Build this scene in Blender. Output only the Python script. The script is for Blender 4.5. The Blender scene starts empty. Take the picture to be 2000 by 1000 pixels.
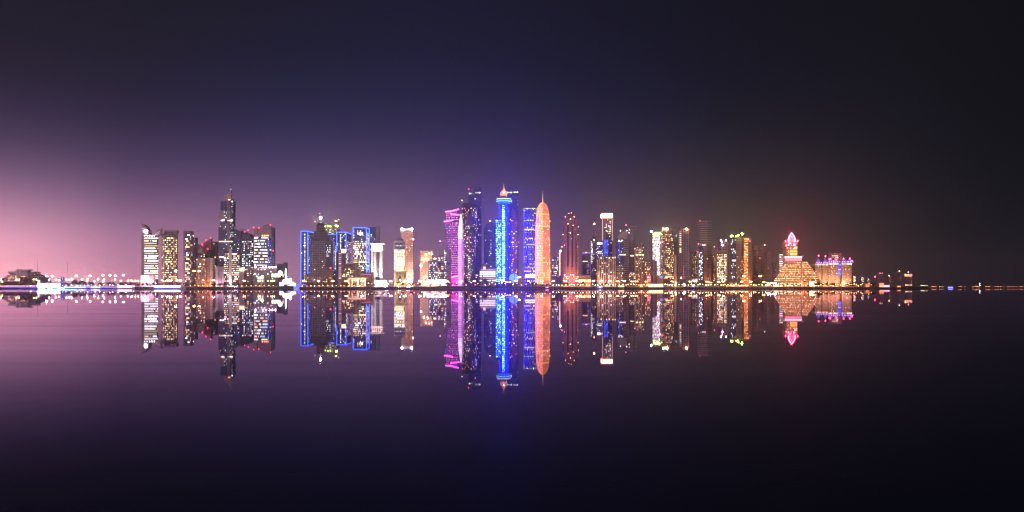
import bpy, math, random
from mathutils import Vector

# ------------------------------------------------------------------ camera, sky, sun, exposure
sc = bpy.context.scene
col = sc.collection
F = 1846.0          # focal length in photo pixels (photo 2000 px wide)
HY = 561.7          # horizon row in the photo
CAM_Z = 2.5
G = 3.5             # ground level of the waterfront above the water
R = math.radians

cam = bpy.data.cameras.new('camera')
cam.sensor_width = 36.0
cam.lens = 36.0 * F / 2000.0
cam.shift_y = (HY - 500.0) / 2000.0
cam.clip_start = 0.5
cam.clip_end = 60000
cam_o = bpy.data.objects.new('camera', cam)
cam_o.location = (0, 0, CAM_Z)
cam_o.rotation_euler = (R(90), 0, 0)
col.objects.link(cam_o)
sc.camera = cam_o

sc.view_settings.view_transform = 'Standard'
sc.view_settings.look = 'None'
sc.view_settings.exposure = 0.0
sc.view_settings.gamma = 1.0
sc.render.engine = 'CYCLES'
sc.cycles.max_bounces = 5
sc.cycles.diffuse_bounces = 1
sc.cycles.glossy_bounces = 3
sc.cycles.volume_bounces = 1
sc.cycles.sample_clamp_indirect = 12.0
sc.cycles.filter_width = 1.25
sc.cycles.use_denoising = True

SUN_EL, SUN_AZ = 24.0, 205.0     # weak fill light added behind the camera, to the left, to lighten the walls
sun = bpy.data.lights.new('fill_sun', 'SUN')
sun.energy = 0.6
sun.angle = R(0.5)
sun.color = (1.0, 0.80, 0.84)
sun_o = bpy.data.objects.new('fill_sun', sun)
a = R(SUN_AZ)
d = Vector((math.sin(a) * math.cos(R(SUN_EL)), math.cos(a) * math.cos(R(SUN_EL)), math.sin(R(SUN_EL))))
sun_o.rotation_euler = d.to_track_quat('Z', 'Y').to_euler()
col.objects.link(sun_o)

world = bpy.data.worlds.new('World')
sc.world = world
world.use_nodes = True
wt = world.node_tree
for n in list(wt.nodes):
    wt.nodes.remove(n)


class NT:
    """small helper to write node trees as expressions"""
    def __init__(self, tree):
        self.t = tree

    def node(self, kind, **kw):
        n = self.t.nodes.new(kind)
        for k, v in kw.items():
            setattr(n, k, v)
        return n

    def set(self, sock, v):
        if hasattr(v, 'is_output') or isinstance(v, bpy.types.NodeSocket):
            self.t.links.new(v, sock)
        else:
            sock.default_value = v

    def m(self, op, a, b=None, c=None):
        n = self.node('ShaderNodeMath', operation=op)
        self.set(n.inputs[0], a)
        if b is not None:
            self.set(n.inputs[1], b)
        if c is not None:
            self.set(n.inputs[2], c)
        return n.outputs[0]

    def mix(self, f, a, b, blend='MIX'):
        n = self.node('ShaderNodeMix', data_type='RGBA', blend_type=blend)
        self.set(n.inputs[0], f)
        self.set(n.inputs[6], a if not isinstance(a, tuple) else (*a, 1))
        self.set(n.inputs[7], b if not isinstance(b, tuple) else (*b, 1))
        return n.outputs[2]

    def ramp(self, fac, stops):
        n = self.node('ShaderNodeValToRGB')
        e = n.color_ramp.elements
        e[0].position = stops[0][0]
        e[0].color = (*stops[0][1], 1)
        e[1].position = stops[-1][0]
        e[1].color = (*stops[-1][1], 1)
        for p, c in stops[1:-1]:
            x = e.new(p)
            x.color = (*c, 1)
        self.set(n.inputs[0], fac)
        return n.outputs[0]


def azf(px):                         # photo column -> fraction of the full turn, .5 = straight ahead
    return 0.5 + math.atan((px - 1000) / F) / (2 * math.pi)


w = NT(wt)
tc = w.node('ShaderNodeTexCoord')
sep = w.node('ShaderNodeSeparateXYZ')
wt.links.new(tc.outputs['Generated'], sep.inputs[0])
az = w.m('MULTIPLY_ADD', w.m('ARCTAN2', sep.outputs[0], sep.outputs[1]), 1 / (2 * math.pi), 0.5)
el = w.m('MAXIMUM', w.m('ARCSINE', sep.outputs[2]), 0.0)
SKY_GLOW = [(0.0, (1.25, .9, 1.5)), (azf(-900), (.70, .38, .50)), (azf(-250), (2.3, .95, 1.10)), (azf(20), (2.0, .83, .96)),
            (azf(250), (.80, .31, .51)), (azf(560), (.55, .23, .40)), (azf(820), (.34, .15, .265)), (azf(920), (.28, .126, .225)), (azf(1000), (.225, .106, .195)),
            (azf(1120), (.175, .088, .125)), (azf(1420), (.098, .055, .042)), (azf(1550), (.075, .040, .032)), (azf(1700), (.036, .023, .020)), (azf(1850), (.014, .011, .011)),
            (azf(1985), (.007, .006, .007)), (azf(2600), (.05, .04, .05)), (1.0, (1.25, .9, 1.5))]  # first and last stops: unseen sky behind the camera, brightened to light the walls
SKY_TOP = [(0.0, (.012, .011, .018)), (azf(20), (.0125, .0115, .0205)), (azf(250), (.0118, .0110, .0200)), (azf(820), (.0105, .0100, .0205)),
           (azf(1120), (.0085, .0080, .0155)), (azf(1420), (.0064, .0062, .0105)), (azf(1800), (.0062, .0060, .0085)), (azf(2000), (.0050, .0050, .0070)), (1.0, (.012, .011, .018))]
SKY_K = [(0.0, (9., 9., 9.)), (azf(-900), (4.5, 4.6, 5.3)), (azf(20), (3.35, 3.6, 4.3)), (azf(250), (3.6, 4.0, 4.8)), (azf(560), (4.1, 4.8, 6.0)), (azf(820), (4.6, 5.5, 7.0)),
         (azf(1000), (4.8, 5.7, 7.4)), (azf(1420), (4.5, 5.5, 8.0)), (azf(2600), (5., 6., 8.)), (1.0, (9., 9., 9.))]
kk = w.node('ShaderNodeSeparateColor')
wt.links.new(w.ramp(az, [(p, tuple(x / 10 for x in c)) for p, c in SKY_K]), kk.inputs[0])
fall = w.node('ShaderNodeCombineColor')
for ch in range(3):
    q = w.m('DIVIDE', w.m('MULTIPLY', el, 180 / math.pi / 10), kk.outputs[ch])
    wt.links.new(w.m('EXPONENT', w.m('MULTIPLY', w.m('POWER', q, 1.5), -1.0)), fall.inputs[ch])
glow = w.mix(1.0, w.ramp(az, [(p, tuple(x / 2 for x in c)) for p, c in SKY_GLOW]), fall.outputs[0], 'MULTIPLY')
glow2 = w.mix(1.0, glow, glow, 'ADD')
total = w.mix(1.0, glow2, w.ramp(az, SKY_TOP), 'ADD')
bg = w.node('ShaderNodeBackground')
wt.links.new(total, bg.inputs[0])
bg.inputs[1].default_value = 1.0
sky = w.node('ShaderNodeTexSky', sky_type='NISHITA')
sky.sun_disc = False
sky.sun_elevation = R(-4)
sky.sun_rotation = R(SUN_AZ)
bg2 = w.node('ShaderNodeBackground')
wt.links.new(sky.outputs[0], bg2.inputs[0])
bg2.inputs[1].default_value = 0.05
addn = w.node('ShaderNodeAddShader')
wt.links.new(bg.outputs[0], addn.inputs[0])
wt.links.new(bg2.outputs[0], addn.inputs[1])
wo = w.node('ShaderNodeOutputWorld')
wt.links.new(addn.outputs[0], wo.inputs[0])

HAZE = 0.00008       # haze density per metre
WATER_BUMP = 0.0006   # ripple height in metres

# ------------------------------------------------------------------ helpers
def X(px, D):
    return (px - 1000) * D / F


def Z(py, D):
    return CAM_Z + (HY - py) * D / F


class MB:
    """collects shapes; build() links them as one mesh object"""
    def __init__(self):
        self.v, self.f = [], []

    def add(self, vs, fs):
        n = len(self.v)
        self.v += [tuple(p) for p in vs]
        self.f += [tuple(i + n for i in f) for f in fs]
        return self

    def prism(self, poly, z0, z1, top=None, ztop=None):
        top = top or poly
        n = len(poly)
        zt = ztop or [z1] * n
        vs = [(x, y, z0) for x, y in poly] + [(top[i][0], top[i][1], zt[i]) for i in range(n)]
        fs = [(i, (i + 1) % n, n + (i + 1) % n, n + i) for i in range(n)]
        fs += [tuple(range(n))[::-1], tuple(range(n, 2 * n))]
        return self.add(vs, fs)

    def box(self, x0, x1, y0, y1, z0, z1):
        return self.prism([(x0, y0), (x1, y0), (x1, y1), (x0, y1)], z0, z1)

    def slab(self, outline, y0, y1):
        """an outline in x,z pushed through in y"""
        n = len(outline)
        vs = [(x, y0, z) for x, z in outline] + [(x, y1, z) for x, z in outline]
        fs = [(i, i + n, (i + 1) % n + n, (i + 1) % n) for i in range(n)]
        fs += [tuple(range(n)), tuple(range(n, 2 * n))[::-1]]
        return self.add(vs, fs)

    def lathe(self, cx, cy, prof, n=20, sx=1.0, sy=1.0, lean=None):
        vs, fs = [], []
        m = len(prof)
        for r, z in prof:
            for i in range(n):
                t = 2 * math.pi * i / n
                x = cx + r * sx * math.cos(t)
                vs.append((x, cy + r * sy * math.sin(t), z + (lean(x - cx) if lean else 0)))
        for k in range(m - 1):
            for i in range(n):
                j = (i + 1) % n
                fs.append((k * n + i, k * n + j, (k + 1) * n + j, (k + 1) * n + i))
        fs.append(tuple(range(n))[::-1])
        fs.append(tuple(range((m - 1) * n, m * n)))
        return self.add(vs, fs)

    def tube(self, pts, r, n=5, r1=None):
        pts = [Vector(p) for p in pts]
        rings = []
        for k, p in enumerate(pts):
            a = pts[max(k - 1, 0)]
            b = pts[min(k + 1, len(pts) - 1)]
            t = (b - a).normalized()
            u = t.cross(Vector((0, 1, 0)))
            if u.length < 1e-4:
                u = Vector((1, 0, 0))
            u.normalize()
            v = t.cross(u).normalized()
            rr = r if r1 is None else r + (r1 - r) * k / (len(pts) - 1)
            rings.append([p + (u * math.cos(2 * math.pi * i / n) + v * math.sin(2 * math.pi * i / n)) * rr for i in range(n)])
        vs = [q for ring in rings for q in ring]
        fs = []
        for k in range(len(rings) - 1):
            for i in range(n):
                j = (i + 1) % n
                fs.append((k * n + i, k * n + j, (k + 1) * n + j, (k + 1) * n + i))
        fs.append(tuple(range(n))[::-1])
        fs.append(tuple(range((len(rings) - 1) * n, len(rings) * n)))
        return self.add(vs, fs)

    def ball(self, c, r, n=8, m=5, sz=1.0):
        prof = [(max(r * math.sin(math.pi * k / m), r * 0.02), c[2] - sz * r * math.cos(math.pi * k / m)) for k in range(m + 1)]
        return self.lathe(c[0], c[1], prof, n)

    def mesh(self, name, mats, off=(0, 0, 0), fmat=None, smooth=False):
        me = bpy.data.meshes.new(name)
        ox, oy, oz = off
        me.from_pydata([(x - ox, y - oy, z - oz) for x, y, z in self.v], [], self.f)
        for mt in (mats if isinstance(mats, list) else [mats]):
            me.materials.append(mt)
        if fmat:
            for p, i in zip(me.polygons, fmat):
                p.material_index = i
        if smooth:
            for p in me.polygons:
                p.use_smooth = True
        me.update()
        return me

    def build(self, name, mats, parent=None, smooth=False, fmat=None):
        off = tuple(parent.location) if parent else (0, 0, 0)
        if parent and parent.parent:
            off = tuple(Vector(parent.location) + Vector(parent.parent.location))
        o = bpy.data.objects.new(name, self.mesh(name, mats, off, fmat, smooth))
        o.parent = parent
        col.objects.link(o)
        return o


def thing(name, label, cat, loc, group=None):
    o = bpy.data.objects.new(name, None)
    o.empty_display_size = 5
    col.objects.link(o)
    o.location = loc
    return tag(o, label, cat, group)


def tag(o, label, cat, group=None, kind=None):
    o['label'] = label
    o['category'] = cat
    if group:
        o['group'] = group
    if kind:
        o['kind'] = kind
    return o


# ------------------------------------------------------------------ materials
MATS = {}


def new_mat(name):
    m = bpy.data.materials.new(name)
    m.use_nodes = True
    return m, NT(m.node_tree), m.node_tree.nodes['Principled BSDF'], m.node_tree.nodes['Material Output']


def plain(name, rgb, rough=0.7, var=0.25, scale=0.15, metal=0.0):
    """a surface with uneven tone"""
    if name in MATS:
        return MATS[name]
    m, t, p, _ = new_mat(name)
    c = t.node('ShaderNodeTexCoord')
    nz = t.node('ShaderNodeTexNoise')
    nz.inputs['Scale'].default_value = scale
    nz.inputs['Detail'].default_value = 5
    t.t.links.new(c.outputs['Object'], nz.inputs['Vector'])
    lo = tuple(x * (1 - var) for x in rgb)
    hi = tuple(min(x * (1 + var), 1) for x in rgb)
    t.set(p.inputs['Base Color'], t.mix(nz.outputs[0], lo, hi))
    p.inputs['Roughness'].default_value = rough
    p.inputs['Metallic'].default_value = metal
    MATS[name] = m
    return m


def facade(wall, glass=(.012, .015, .03), fh=4.2, bw=4.0, gx=.62, gz=.55, rough=.7):
    """wall with a grid of dark window openings; u runs along whichever way the face lies"""
    key = ('fac', wall, glass, fh, bw, gx, gz)
    if key in MATS:
        return MATS[key]
    m, t, p, _ = new_mat('facade')
    c = t.node('ShaderNodeTexCoord')
    s = t.node('ShaderNodeSeparateXYZ')
    n = t.node('ShaderNodeSeparateXYZ')
    t.t.links.new(c.outputs['Object'], s.inputs[0])
    t.t.links.new(c.outputs['Normal'], n.inputs[0])
    u = t.m('ADD', t.m('MULTIPLY', s.outputs[0], t.m('ABSOLUTE', n.outputs[1])), t.m('MULTIPLY', s.outputs[1], t.m('ABSOLUTE', n.outputs[0])))
    uu = t.m('DIVIDE', u, bw)
    vv = t.m('DIVIDE', s.outputs[2], fh)
    fu = t.m('ABSOLUTE', t.m('SUBTRACT', t.m('FRACT', uu), 0.5))
    fv = t.m('ABSOLUTE', t.m('SUBTRACT', t.m('FRACT', vv), 0.5))
    mask = t.m('MULTIPLY', t.m('LESS_THAN', fu, gx / 2), t.m('LESS_THAN', fv, gz / 2))
    mask = t.m('MULTIPLY', mask, t.m('LESS_THAN', t.m('ABSOLUTE', n.outputs[2]), 0.5))
    cb = t.node('ShaderNodeCombineXYZ')
    t.t.links.new(t.m('FLOOR', uu), cb.inputs[0])
    t.t.links.new(t.m('FLOOR', vv), cb.inputs[1])
    wn = t.node('ShaderNodeTexWhiteNoise', noise_dimensions='3D')
    t.t.links.new(cb.outputs[0], wn.inputs[0])
    blinds = t.mix(t.m('POWER', wn.outputs[0], 4.0), glass, tuple(min(x * 5 + .03, .5) for x in glass))
    nz = t.node('ShaderNodeTexNoise')
    nz.inputs['Scale'].default_value = 0.06
    nz.inputs['Detail'].default_value = 6
    t.t.links.new(c.outputs['Object'], nz.inputs['Vector'])
    wallc = t.mix(nz.outputs[0], tuple(x * .75 for x in wall), tuple(min(x * 1.2, 1) for x in wall))
    t.set(p.inputs['Base Color'], t.mix(mask, wallc, blinds))
    t.set(p.inputs['Roughness'], t.m('MULTIPLY_ADD', mask, .12 - rough, rough))
    MATS[key] = m
    return m


PAL = {'azure': (.02, .085, 1), 'ember': (1, .40, .24), 'peach': (1, .60, .44), 'rust': (1, .40, .20), 'deep': (.0003, .0014, 1), 'warm': (1, .56, .27), 'yellow': (1, .74, .30), 'white': (1, .88, .80), 'cool': (.72, .84, 1), 'blue': (.03, .10, 1), 'sky': (.05, .22, 1),
       'violet': (.30, .20, 1), 'magenta': (1, .07, .68), 'pink': (1, .50, .66), 'orange': (1, .26, .06), 'red': (1, .03, .07), 'green': (.45, 1, .06),
       'lime': (.85, 1, .12), 'cyan': (.2, .75, 1), 'amber': (1, .29, .07), 'rose': (1, .22, .30)}


def em(c, s, sample=False):
    key = ('em', c, round(s, 3), sample)
    if key in MATS:
        return MATS[key]
    m = bpy.data.materials.new('glow_' + c)
    m.use_nodes = True
    t = m.node_tree
    for n in list(t.nodes):
        t.nodes.remove(n)
    e = t.nodes.new('ShaderNodeEmission')
    e.inputs[0].default_value = (*PAL[c], 1)
    e.inputs[1].default_value = s
    o = t.nodes.new('ShaderNodeOutputMaterial')
    t.links.new(e.outputs[0], o.inputs[0])
    m.cycles.emission_sampling = 'FRONT' if sample else 'NONE'
    MATS[key] = m
    return m


def lit_panel(name, base, c, s, fh, bw, frame=.25, var=.6):
    """a surface of back-lit panels between dark frames (its own light, unevenly bright)"""
    m, t, p, o = new_mat(name)
    cd = t.node('ShaderNodeTexCoord')
    sp = t.node('ShaderNodeSeparateXYZ')
    n = t.node('ShaderNodeSeparateXYZ')
    t.t.links.new(cd.outputs['Object'], sp.inputs[0])
    t.t.links.new(cd.outputs['Normal'], n.inputs[0])
    u = t.m('ADD', t.m('MULTIPLY', sp.outputs[0], t.m('ABSOLUTE', n.outputs[1])), t.m('MULTIPLY', sp.outputs[1], t.m('ABSOLUTE', n.outputs[0])))
    uu = t.m('DIVIDE', u, bw)
    vv = t.m('DIVIDE', sp.outputs[2], fh)
    fu = t.m('GREATER_THAN', t.m('FRACT', uu), frame)
    fv = t.m('GREATER_THAN', t.m('FRACT', vv), frame)
    cb = t.node('ShaderNodeCombineXYZ')
    t.t.links.new(t.m('FLOOR', uu), cb.inputs[0])
    t.t.links.new(t.m('FLOOR', vv), cb.inputs[1])
    wn = t.node('ShaderNodeTexWhiteNoise', noise_dimensions='3D')
    t.t.links.new(cb.outputs[0], wn.inputs[0])
    k = t.m('MULTIPLY_ADD', wn.outputs[0], var, 1 - var / 2)
    grid_k = t.m('MULTIPLY_ADD', t.m('MULTIPLY', fu, fv), .75, .25)
    p.inputs['Base Color'].default_value = (*base, 1)
    p.inputs['Emission Color'].default_value = (*c, 1)
    t.set(p.inputs['Emission Strength'], t.m('MULTIPLY', t.m('MULTIPLY', k, grid_k), s))
    m.cycles.emission_sampling = 'NONE'
    return m


STONE = (.36, .28, .25)
M_steel = plain('painted_steel', (.16, .16, .18), .5)
M_dark = plain('dark_cladding', (.05, .05, .07), .5)
M_roof = plain('roof_concrete', (.22, .19, .2), .85)
M_white = plain('white_cladding', (.72, .68, .66), .6)
M_beige = plain('beige_stone', (.42, .32, .25), .8)
M_rose = plain('rose_metal', (.40, .27, .29), .5)
M_grey = plain('grey_cladding', (.26, .25, .29), .6)
F_stone = facade((.46, .31, .33), (.02, .016, .02), 4.2, 3.6, .5, .55)
F_glass = facade((.05, .05, .12), (.010, .012, .05), 4.2, 3.2, .86, .72, .3)
F_blueglass = facade((.11, .11, .26), (.02, .03, .09), 4.2, 3.0, .86, .70, .3)
F_grey = facade((.24, .22, .26), (.03, .03, .04), 4.2, 3.4, .6, .55)
F_brown = facade((.27, .15, .11), (.012, .010, .012), 4.2, 3.0, .5, .6)
F_tan = facade((.36, .22, .14), (.03, .02, .018), 4.2, 3.4, .5, .55)
F_darktan = facade((.20, .14, .12), (.015, .012, .012), 4.2, 3.2, .62, .55)
F_white = facade((.72, .66, .62), (.03, .03, .045), 4.6, 5.2, .45, .7)
F_concrete = facade((.34, .26, .28), (.008, .007, .010), 4.6, 4.4, .68, .66)

rng = random.Random(7)


# ------------------------------------------------------------------ windows
UNIT = {}


def unit_box(mat):
    if mat.name not in UNIT:
        b = MB().box(-.5, .5, -.5, .5, -.5, .5)
        UNIT[mat.name] = b.mesh('window', mat)
    return UNIT[mat.name]


class Bld:
    """one building: an Empty at its base, parts under it, lit windows collected and laid out at the end"""
    all = []

    def __init__(s, kind, label, px0, px1, ytop, D, d=30, cat='office tower', ref=None, ybase=None, group=None):
        s.D, s.d, s.px0, s.px1, s.ytop = D, d, px0, px1, ytop
        s.ref = ref
        s.z0 = G
        s.z1 = Z(ytop, D)
        Df0 = D if px0 <= 1000 else D + d
        Df1 = D if px1 >= 1000 else D + d
        s.x0, s.x1 = X(px0, Df0), X(px1, Df1)
        if s.x1 - s.x0 < 6:
            m = (X(px0, D) + X(px1, D)) / 2
            s.x0, s.x1 = m - 3, m + 3
        s.y0, s.y1 = D, D + d
        s.cx = (s.x0 + s.x1) / 2
        s.root = thing(kind, label, cat, (s.cx, D + d / 2, G), group)
        s.wins = []
        Bld.all.append(s)

    # parts
    def part(s, name, mb, mat, smooth=False, parent=None):
        return mb.build(name, mat, parent or s.root, smooth)

    def body(s, mat, x0=None, x1=None, z0=None, z1=None, y0=None, y1=None, name='tower_body', ztop=None, top=None):
        x0 = s.x0 if x0 is None else x0
        x1 = s.x1 if x1 is None else x1
        y0 = s.y0 if y0 is None else y0
        y1 = s.y1 if y1 is None else y1
        z0 = s.z0 if z0 is None else z0
        z1 = s.z1 if z1 is None else z1
        mb = MB().prism([(x0, y0), (x1, y0), (x1, y1), (x0, y1)], z0, z1, top, ztop)
        return s.part(name, mb, mat)

    def blk(s, name, mat, px0, px1, yt, yb=None, dy=0.0, d=None, parent=None):
        """a box given by photo columns and rows on the plane of the front"""
        D = s.D + dy
        d = s.d if d is None else d
        mb = MB().box(X(px0, D), X(px1, D), D, D + d, G if yb is None else Z(yb, D), Z(yt, D))
        return s.part(name, mb, mat, parent=parent)

    def shape(s, name, mat, pts, dy=0.0, d=10.0):
        D = s.D + dy
        return s.part(name, MB().slab([(X(a, D), Z(b, D)) for a, b in pts], D, D + d), mat)

    def strip(s, pts, c, st=3.0, r=1.0, dy=-.8, name='light_strip', sample=False):
        D = s.D + dy
        return s.part(name, MB().tube([(X(a, D), D, Z(b, D)) for a, b in pts], r, 4), em(c, st, sample))

    def side_strip(s, pts, c, st=3.0, r=1.0):
        """light line over real points"""
        return s.part('light_strip', MB().tube(pts, r, 4), em(c, st, True))

    def beacon(s, px, py, c, st=40, r=1.2, dy=-1.0, name='beacon_light', sample=True):
        D = s.D + dy
        st = st * 2.2 if st >= 20 else st
        return s.part(name, MB().ball((X(px, D), D, Z(py, D)), r), em(c, st, sample))

    def mast(s, px, y0, y1, r=.5, mat=None, dy=5.0, r1=.15, name='mast'):
        D = s.D + dy
        return s.part(name, MB().tube([(X(px, D), D, Z(y0, D)), (X(px, D), D, Z(y1, D))], r, 5, r1), mat or M_steel)

    def flood(s, px0, px1, c, power, dist=14.0, tilt=60, yb=None):
        """the floodlight at the foot of a lit facade: a long fitting that shines up the wall"""
        D = s.D - dist
        l = bpy.data.lights.new('floodlight', 'AREA')
        l.shape = 'RECTANGLE'
        l.size = max(abs(X(px1, D) - X(px0, D)), 3)
        l.size_y = 2.0
        l.energy = power
        l.color = PAL[c]
        o = bpy.data.objects.new('floodlight', l)
        col.objects.link(o)
        o.parent = s.root
        o.location = Vector(((X(px0, D) + X(px1, D)) / 2, D, G + 1.5 if yb is None else Z(yb, D))) - Vector(s.root.location)
        o.rotation_euler = (R(90 + tilt), 0, 0)
        return o

    # surfaces on which windows sit
    def flat(s, px0, px1, yt, yb, dy=0.0):
        D = s.D + dy
        xa, xb, za, zb = X(px0, D), X(px1, D), Z(yb, D), Z(yt, D)
        return lambda u, v: Vector((xa + (xb - xa) * u, D, za + (zb - za) * v))

    def front(s, yt=None, yb=552):
        za, zb = Z(yb, s.D), (s.z1 if yt is None else Z(yt, s.D))
        return lambda u, v: Vector((s.x0 + (s.x1 - s.x0) * u, s.y0, za + (zb - za) * v))

    def side(s, yt=None, yb=552):
        za, zb = Z(yb, s.D), (s.z1 if yt is None else Z(yt, s.D))
        if s.cx < 0:
            return lambda u, v: Vector((s.x1, s.y0 + s.d * u, za + (zb - za) * v))
        return lambda u, v: Vector((s.x0, s.y1 - s.d * u, za + (zb - za) * v))

    def quad(s, bl, br, tl, tr, dy=0.0, dtop=0.0):
        """a face between four photo points; its top leans back by dtop metres"""
        def f(u, v):
            D = s.D + dy + dtop * v
            px = (bl[0] * (1 - u) + br[0] * u) * (1 - v) + (tl[0] * (1 - u) + tr[0] * u) * v
            py = (bl[1] * (1 - u) + br[1] * u) * (1 - v) + (tl[1] * (1 - u) + tr[1] * u) * v
            D0 = s.D + dy
            return Vector((X(px, D0), D, Z(py, D0)))
        return f

    def cyl(s, cx, cy, rf, za, zb, a0=-75, a1=75, sy=1.0):
        def f(u, v):
            t = R(a0 + (a1 - a0) * u)
            z = za + (zb - za) * v
            r = rf(z) if callable(rf) else rf
            return Vector((cx + r * math.sin(t), cy - sy * r * math.cos(t), z))
        return f

    def win(s, pos, nx, nz, style='cell', prob=.3, c='warm', wf=(.7, .5), st=1.0, name='window'):
        def put(i0, i1, k):
            v0, v1, vc = k / nz, (k + 1) / nz, (k + .5) / nz
            a, b = pos(i0 / nx, vc), pos(i1 / nx, vc)
            cell = (b - a).length / (i1 - i0)
            h = abs(pos(.5, v1).z - pos(.5, v0).z) * wf[1]
            wd = (b - a).length - cell * (1 - wf[0])
            yaw = math.atan2(b.y - a.y, b.x - a.x)
            ctr = pos((i0 + i1) / 2 / nx, vc) + Vector((math.sin(yaw), -math.cos(yaw), 0)) * .1
            cc = c if isinstance(c, str) else rng.choice(c)
            lv = 1.7 * st * rng.choice((.3, .6, .9, .9, 1.6))
            s.wins.append((wd * h, ctr, yaw, wd, h, em(cc, round(lv, 2)), name))
        for k in range(nz):
            if style == 'full':
                for i in range(nx):
                    put(i, i + 1, k)
            elif style == 'row':
                i = 0
                while i < nx:
                    if rng.random() < prob:
                        j = i
                        while j < nx and (j == i or rng.random() < prob):
                            j += 1
                        put(i, j, k)
                        i = j
                    i += 1
            elif style == 'band':
                if rng.random() < prob:
                    i = 0
                    while i < nx:
                        if rng.random() < .75:
                            j = min(nx, i + rng.randint(1, max(2, nx // 2)))
                            put(i, j, k)
                            i = j
                        i += 1
            else:
                for i in range(nx):
                    if rng.random() < (min(.98, prob * 1.25) if prob > .1 else prob):
                        put(i, i + 1, k)
        return s

    def finish(s):
        if not s.wins:
            return
        s.wins.sort(key=lambda q: -q[0])
        base = Vector(s.root.location)
        for area, c, yaw, wd, h, mt, nm in s.wins[:100]:
            o = bpy.data.objects.new(nm, unit_box(mt))
            o.parent = s.root
            o.location = c - base
            o.rotation_euler = (0, 0, yaw)
            o.scale = (wd, .3, h)
            col.objects.link(o)
        rest = s.wins[100:]
        if rest:
            mb, mats, fm = MB(), [], []
            for area, c, yaw, wd, h, mt, nm in rest:
                t = Vector((math.cos(yaw), math.sin(yaw), 0)) * wd / 2
                n = Vector((math.sin(yaw), -math.cos(yaw), 0)) * .15
                vs = [c - t + n, c + t + n, c + t - n, c - t - n]
                k0 = len(mb.f)
                mb.prism([(p.x, p.y) for p in vs], c.z - h / 2, c.z + h / 2)
                if mt not in mats:
                    mats.append(mt)
                fm += [mats.index(mt)] * (len(mb.f) - k0)
            o = mb.build('window', mats, s.root, fmat=fm)
            o['kind'] = 'stuff'

# ------------------------------------------------------------------ the skyline, from the west end to the east end
# --- stepped hotel on its hill at the west end
b = Bld('stepped_hotel', 'low stepped hotel of stacked grey slabs on a terraced base at the west end', 4, 77, 526, 2330, 60, 'hotel', 'the stepped grey hotel')
m_slab = plain('hotel_concrete', (.7, .6, .64), .85)
m_gap = plain('hotel_dark_floor', (.07, .06, .08), .4)
b.shape('terrace_base', plain('terrace_planting', (.10, .08, .09), .9, .5, .2), [(0, 557), (2, 545), (12, 541), (20, 536), (60, 535), (74, 540), (80, 547), (84, 557)], dy=8, d=50)
for i, (p0, p1, yt, yb_) in enumerate([(4, 40, 547, 550), (8, 40, 543.5, 546), (10, 34, 540, 542.5), (13, 30, 537, 539), (16, 32, 531, 534)]):
    b.blk('floor_slab', m_slab, p0, p1, yt, yb_, dy=-2 + i * .6, d=30)
    b.blk('recessed_floor', m_gap, p0 + 1.5, p1 - 1, yb_, yb_ + 1.4, dy=2 + i * .6, d=24)
b.blk('upper_wing', m_slab, 15, 31, 530, 531.2, dy=4, d=24)
for p0, p1 in ((30.4, 33.8), (36, 40)):
    b.blk('stair_tower', m_slab, p0, p1, 526, 540, dy=0, d=20)
b.blk('stair_glazing', m_gap, 33.8, 36, 527, 540, dy=3, d=12)
for yt, yb_ in ((526, 528.6), (530.3, 532.4), (534, 536.2), (538, 540)):
    b.blk('wing_slab', m_slab, 40, 54, yt, yb_, dy=4, d=26)
b.blk('wing_glazing', m_gap, 40.5, 53, 528.6, 541, dy=7, d=20)
b.blk('end_pavilion', plain('pavilion_cladding', (.22, .13, .15), .6), 58, 69, 530.5, 535.5, dy=4, d=26)
b.win(b.flat(16, 54, 539, 549, -3), 14, 4, 'cell', .28, ['warm', 'amber', 'pink'], st=1.6)
# --- glittering funfair hall beside it
b = Bld('fairground_hall', 'long low hall blazing white and pink with bulbs, standing at the water', 73, 126, 553, 2225, 22, 'hall', 'the blazing fairground hall')
b.body(plain('hall_cladding', (.5, .35, .45), .6), name='hall_body')
b.win(b.front(553.6, 562), 26, 3, 'cell', .72, ['white', 'pink', 'white', 'magenta', 'white'], (.75, .7), 9.0, 'lamp_panel')
b.blk('canopy', M_white, 73, 126, 551.8, 553, dy=-3, d=26)
b.blk('entrance_tower', plain('tower_glow_cladding', (.6, .4, .5), .5), 73.5, 77, 547, 562, dy=-1, d=8)
b.win(b.flat(73.5, 77, 547, 561, -1), 2, 7, 'full', 1, ['white', 'pink'], (.8, .7), 5, 'lamp_panel')
for k in range(18):
    b.beacon(75 + k * 2.9, 561.9, rng.choice(['cyan', 'cyan', 'sky', 'azure']), 60, 1.0, dy=-25.6, name='bulb')
b = Bld('light_pylon', 'slim violet lit pylon rising at the end of the fairground hall', 120.7, 123.3, 541, 2222, 4, 'pylon')
b.body(plain('pylon_cladding', (.2, .15, .4), .5), name='pylon_body')
b.win(b.flat(120.9, 123.1, 541.5, 553), 1, 4, 'full', 1, 'violet', (.8, .9), .8, 'lamp_panel')
for px, yt, lab in ((73, 508, 'thin lattice radio mast far behind the fairground hall, unlit'), (131.5, 509.5, 'slightly leaning radio mast with a red top light behind the trees')):
    D = 3400
    r0 = thing('radio_mast', lab, 'mast', (X(px, D), D, G))
    MB().tube([(X(px + (2.5 if px > 100 else .3), D), D, G), (X(px, D), D, Z(yt, D))], 1.1, 4, .5).build('mast_lattice', M_steel, r0)
    if px > 100:
        MB().ball((X(px, D), D, Z(yt, D)), 1.6).build('beacon_light', em('rose', 4), r0)

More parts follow.
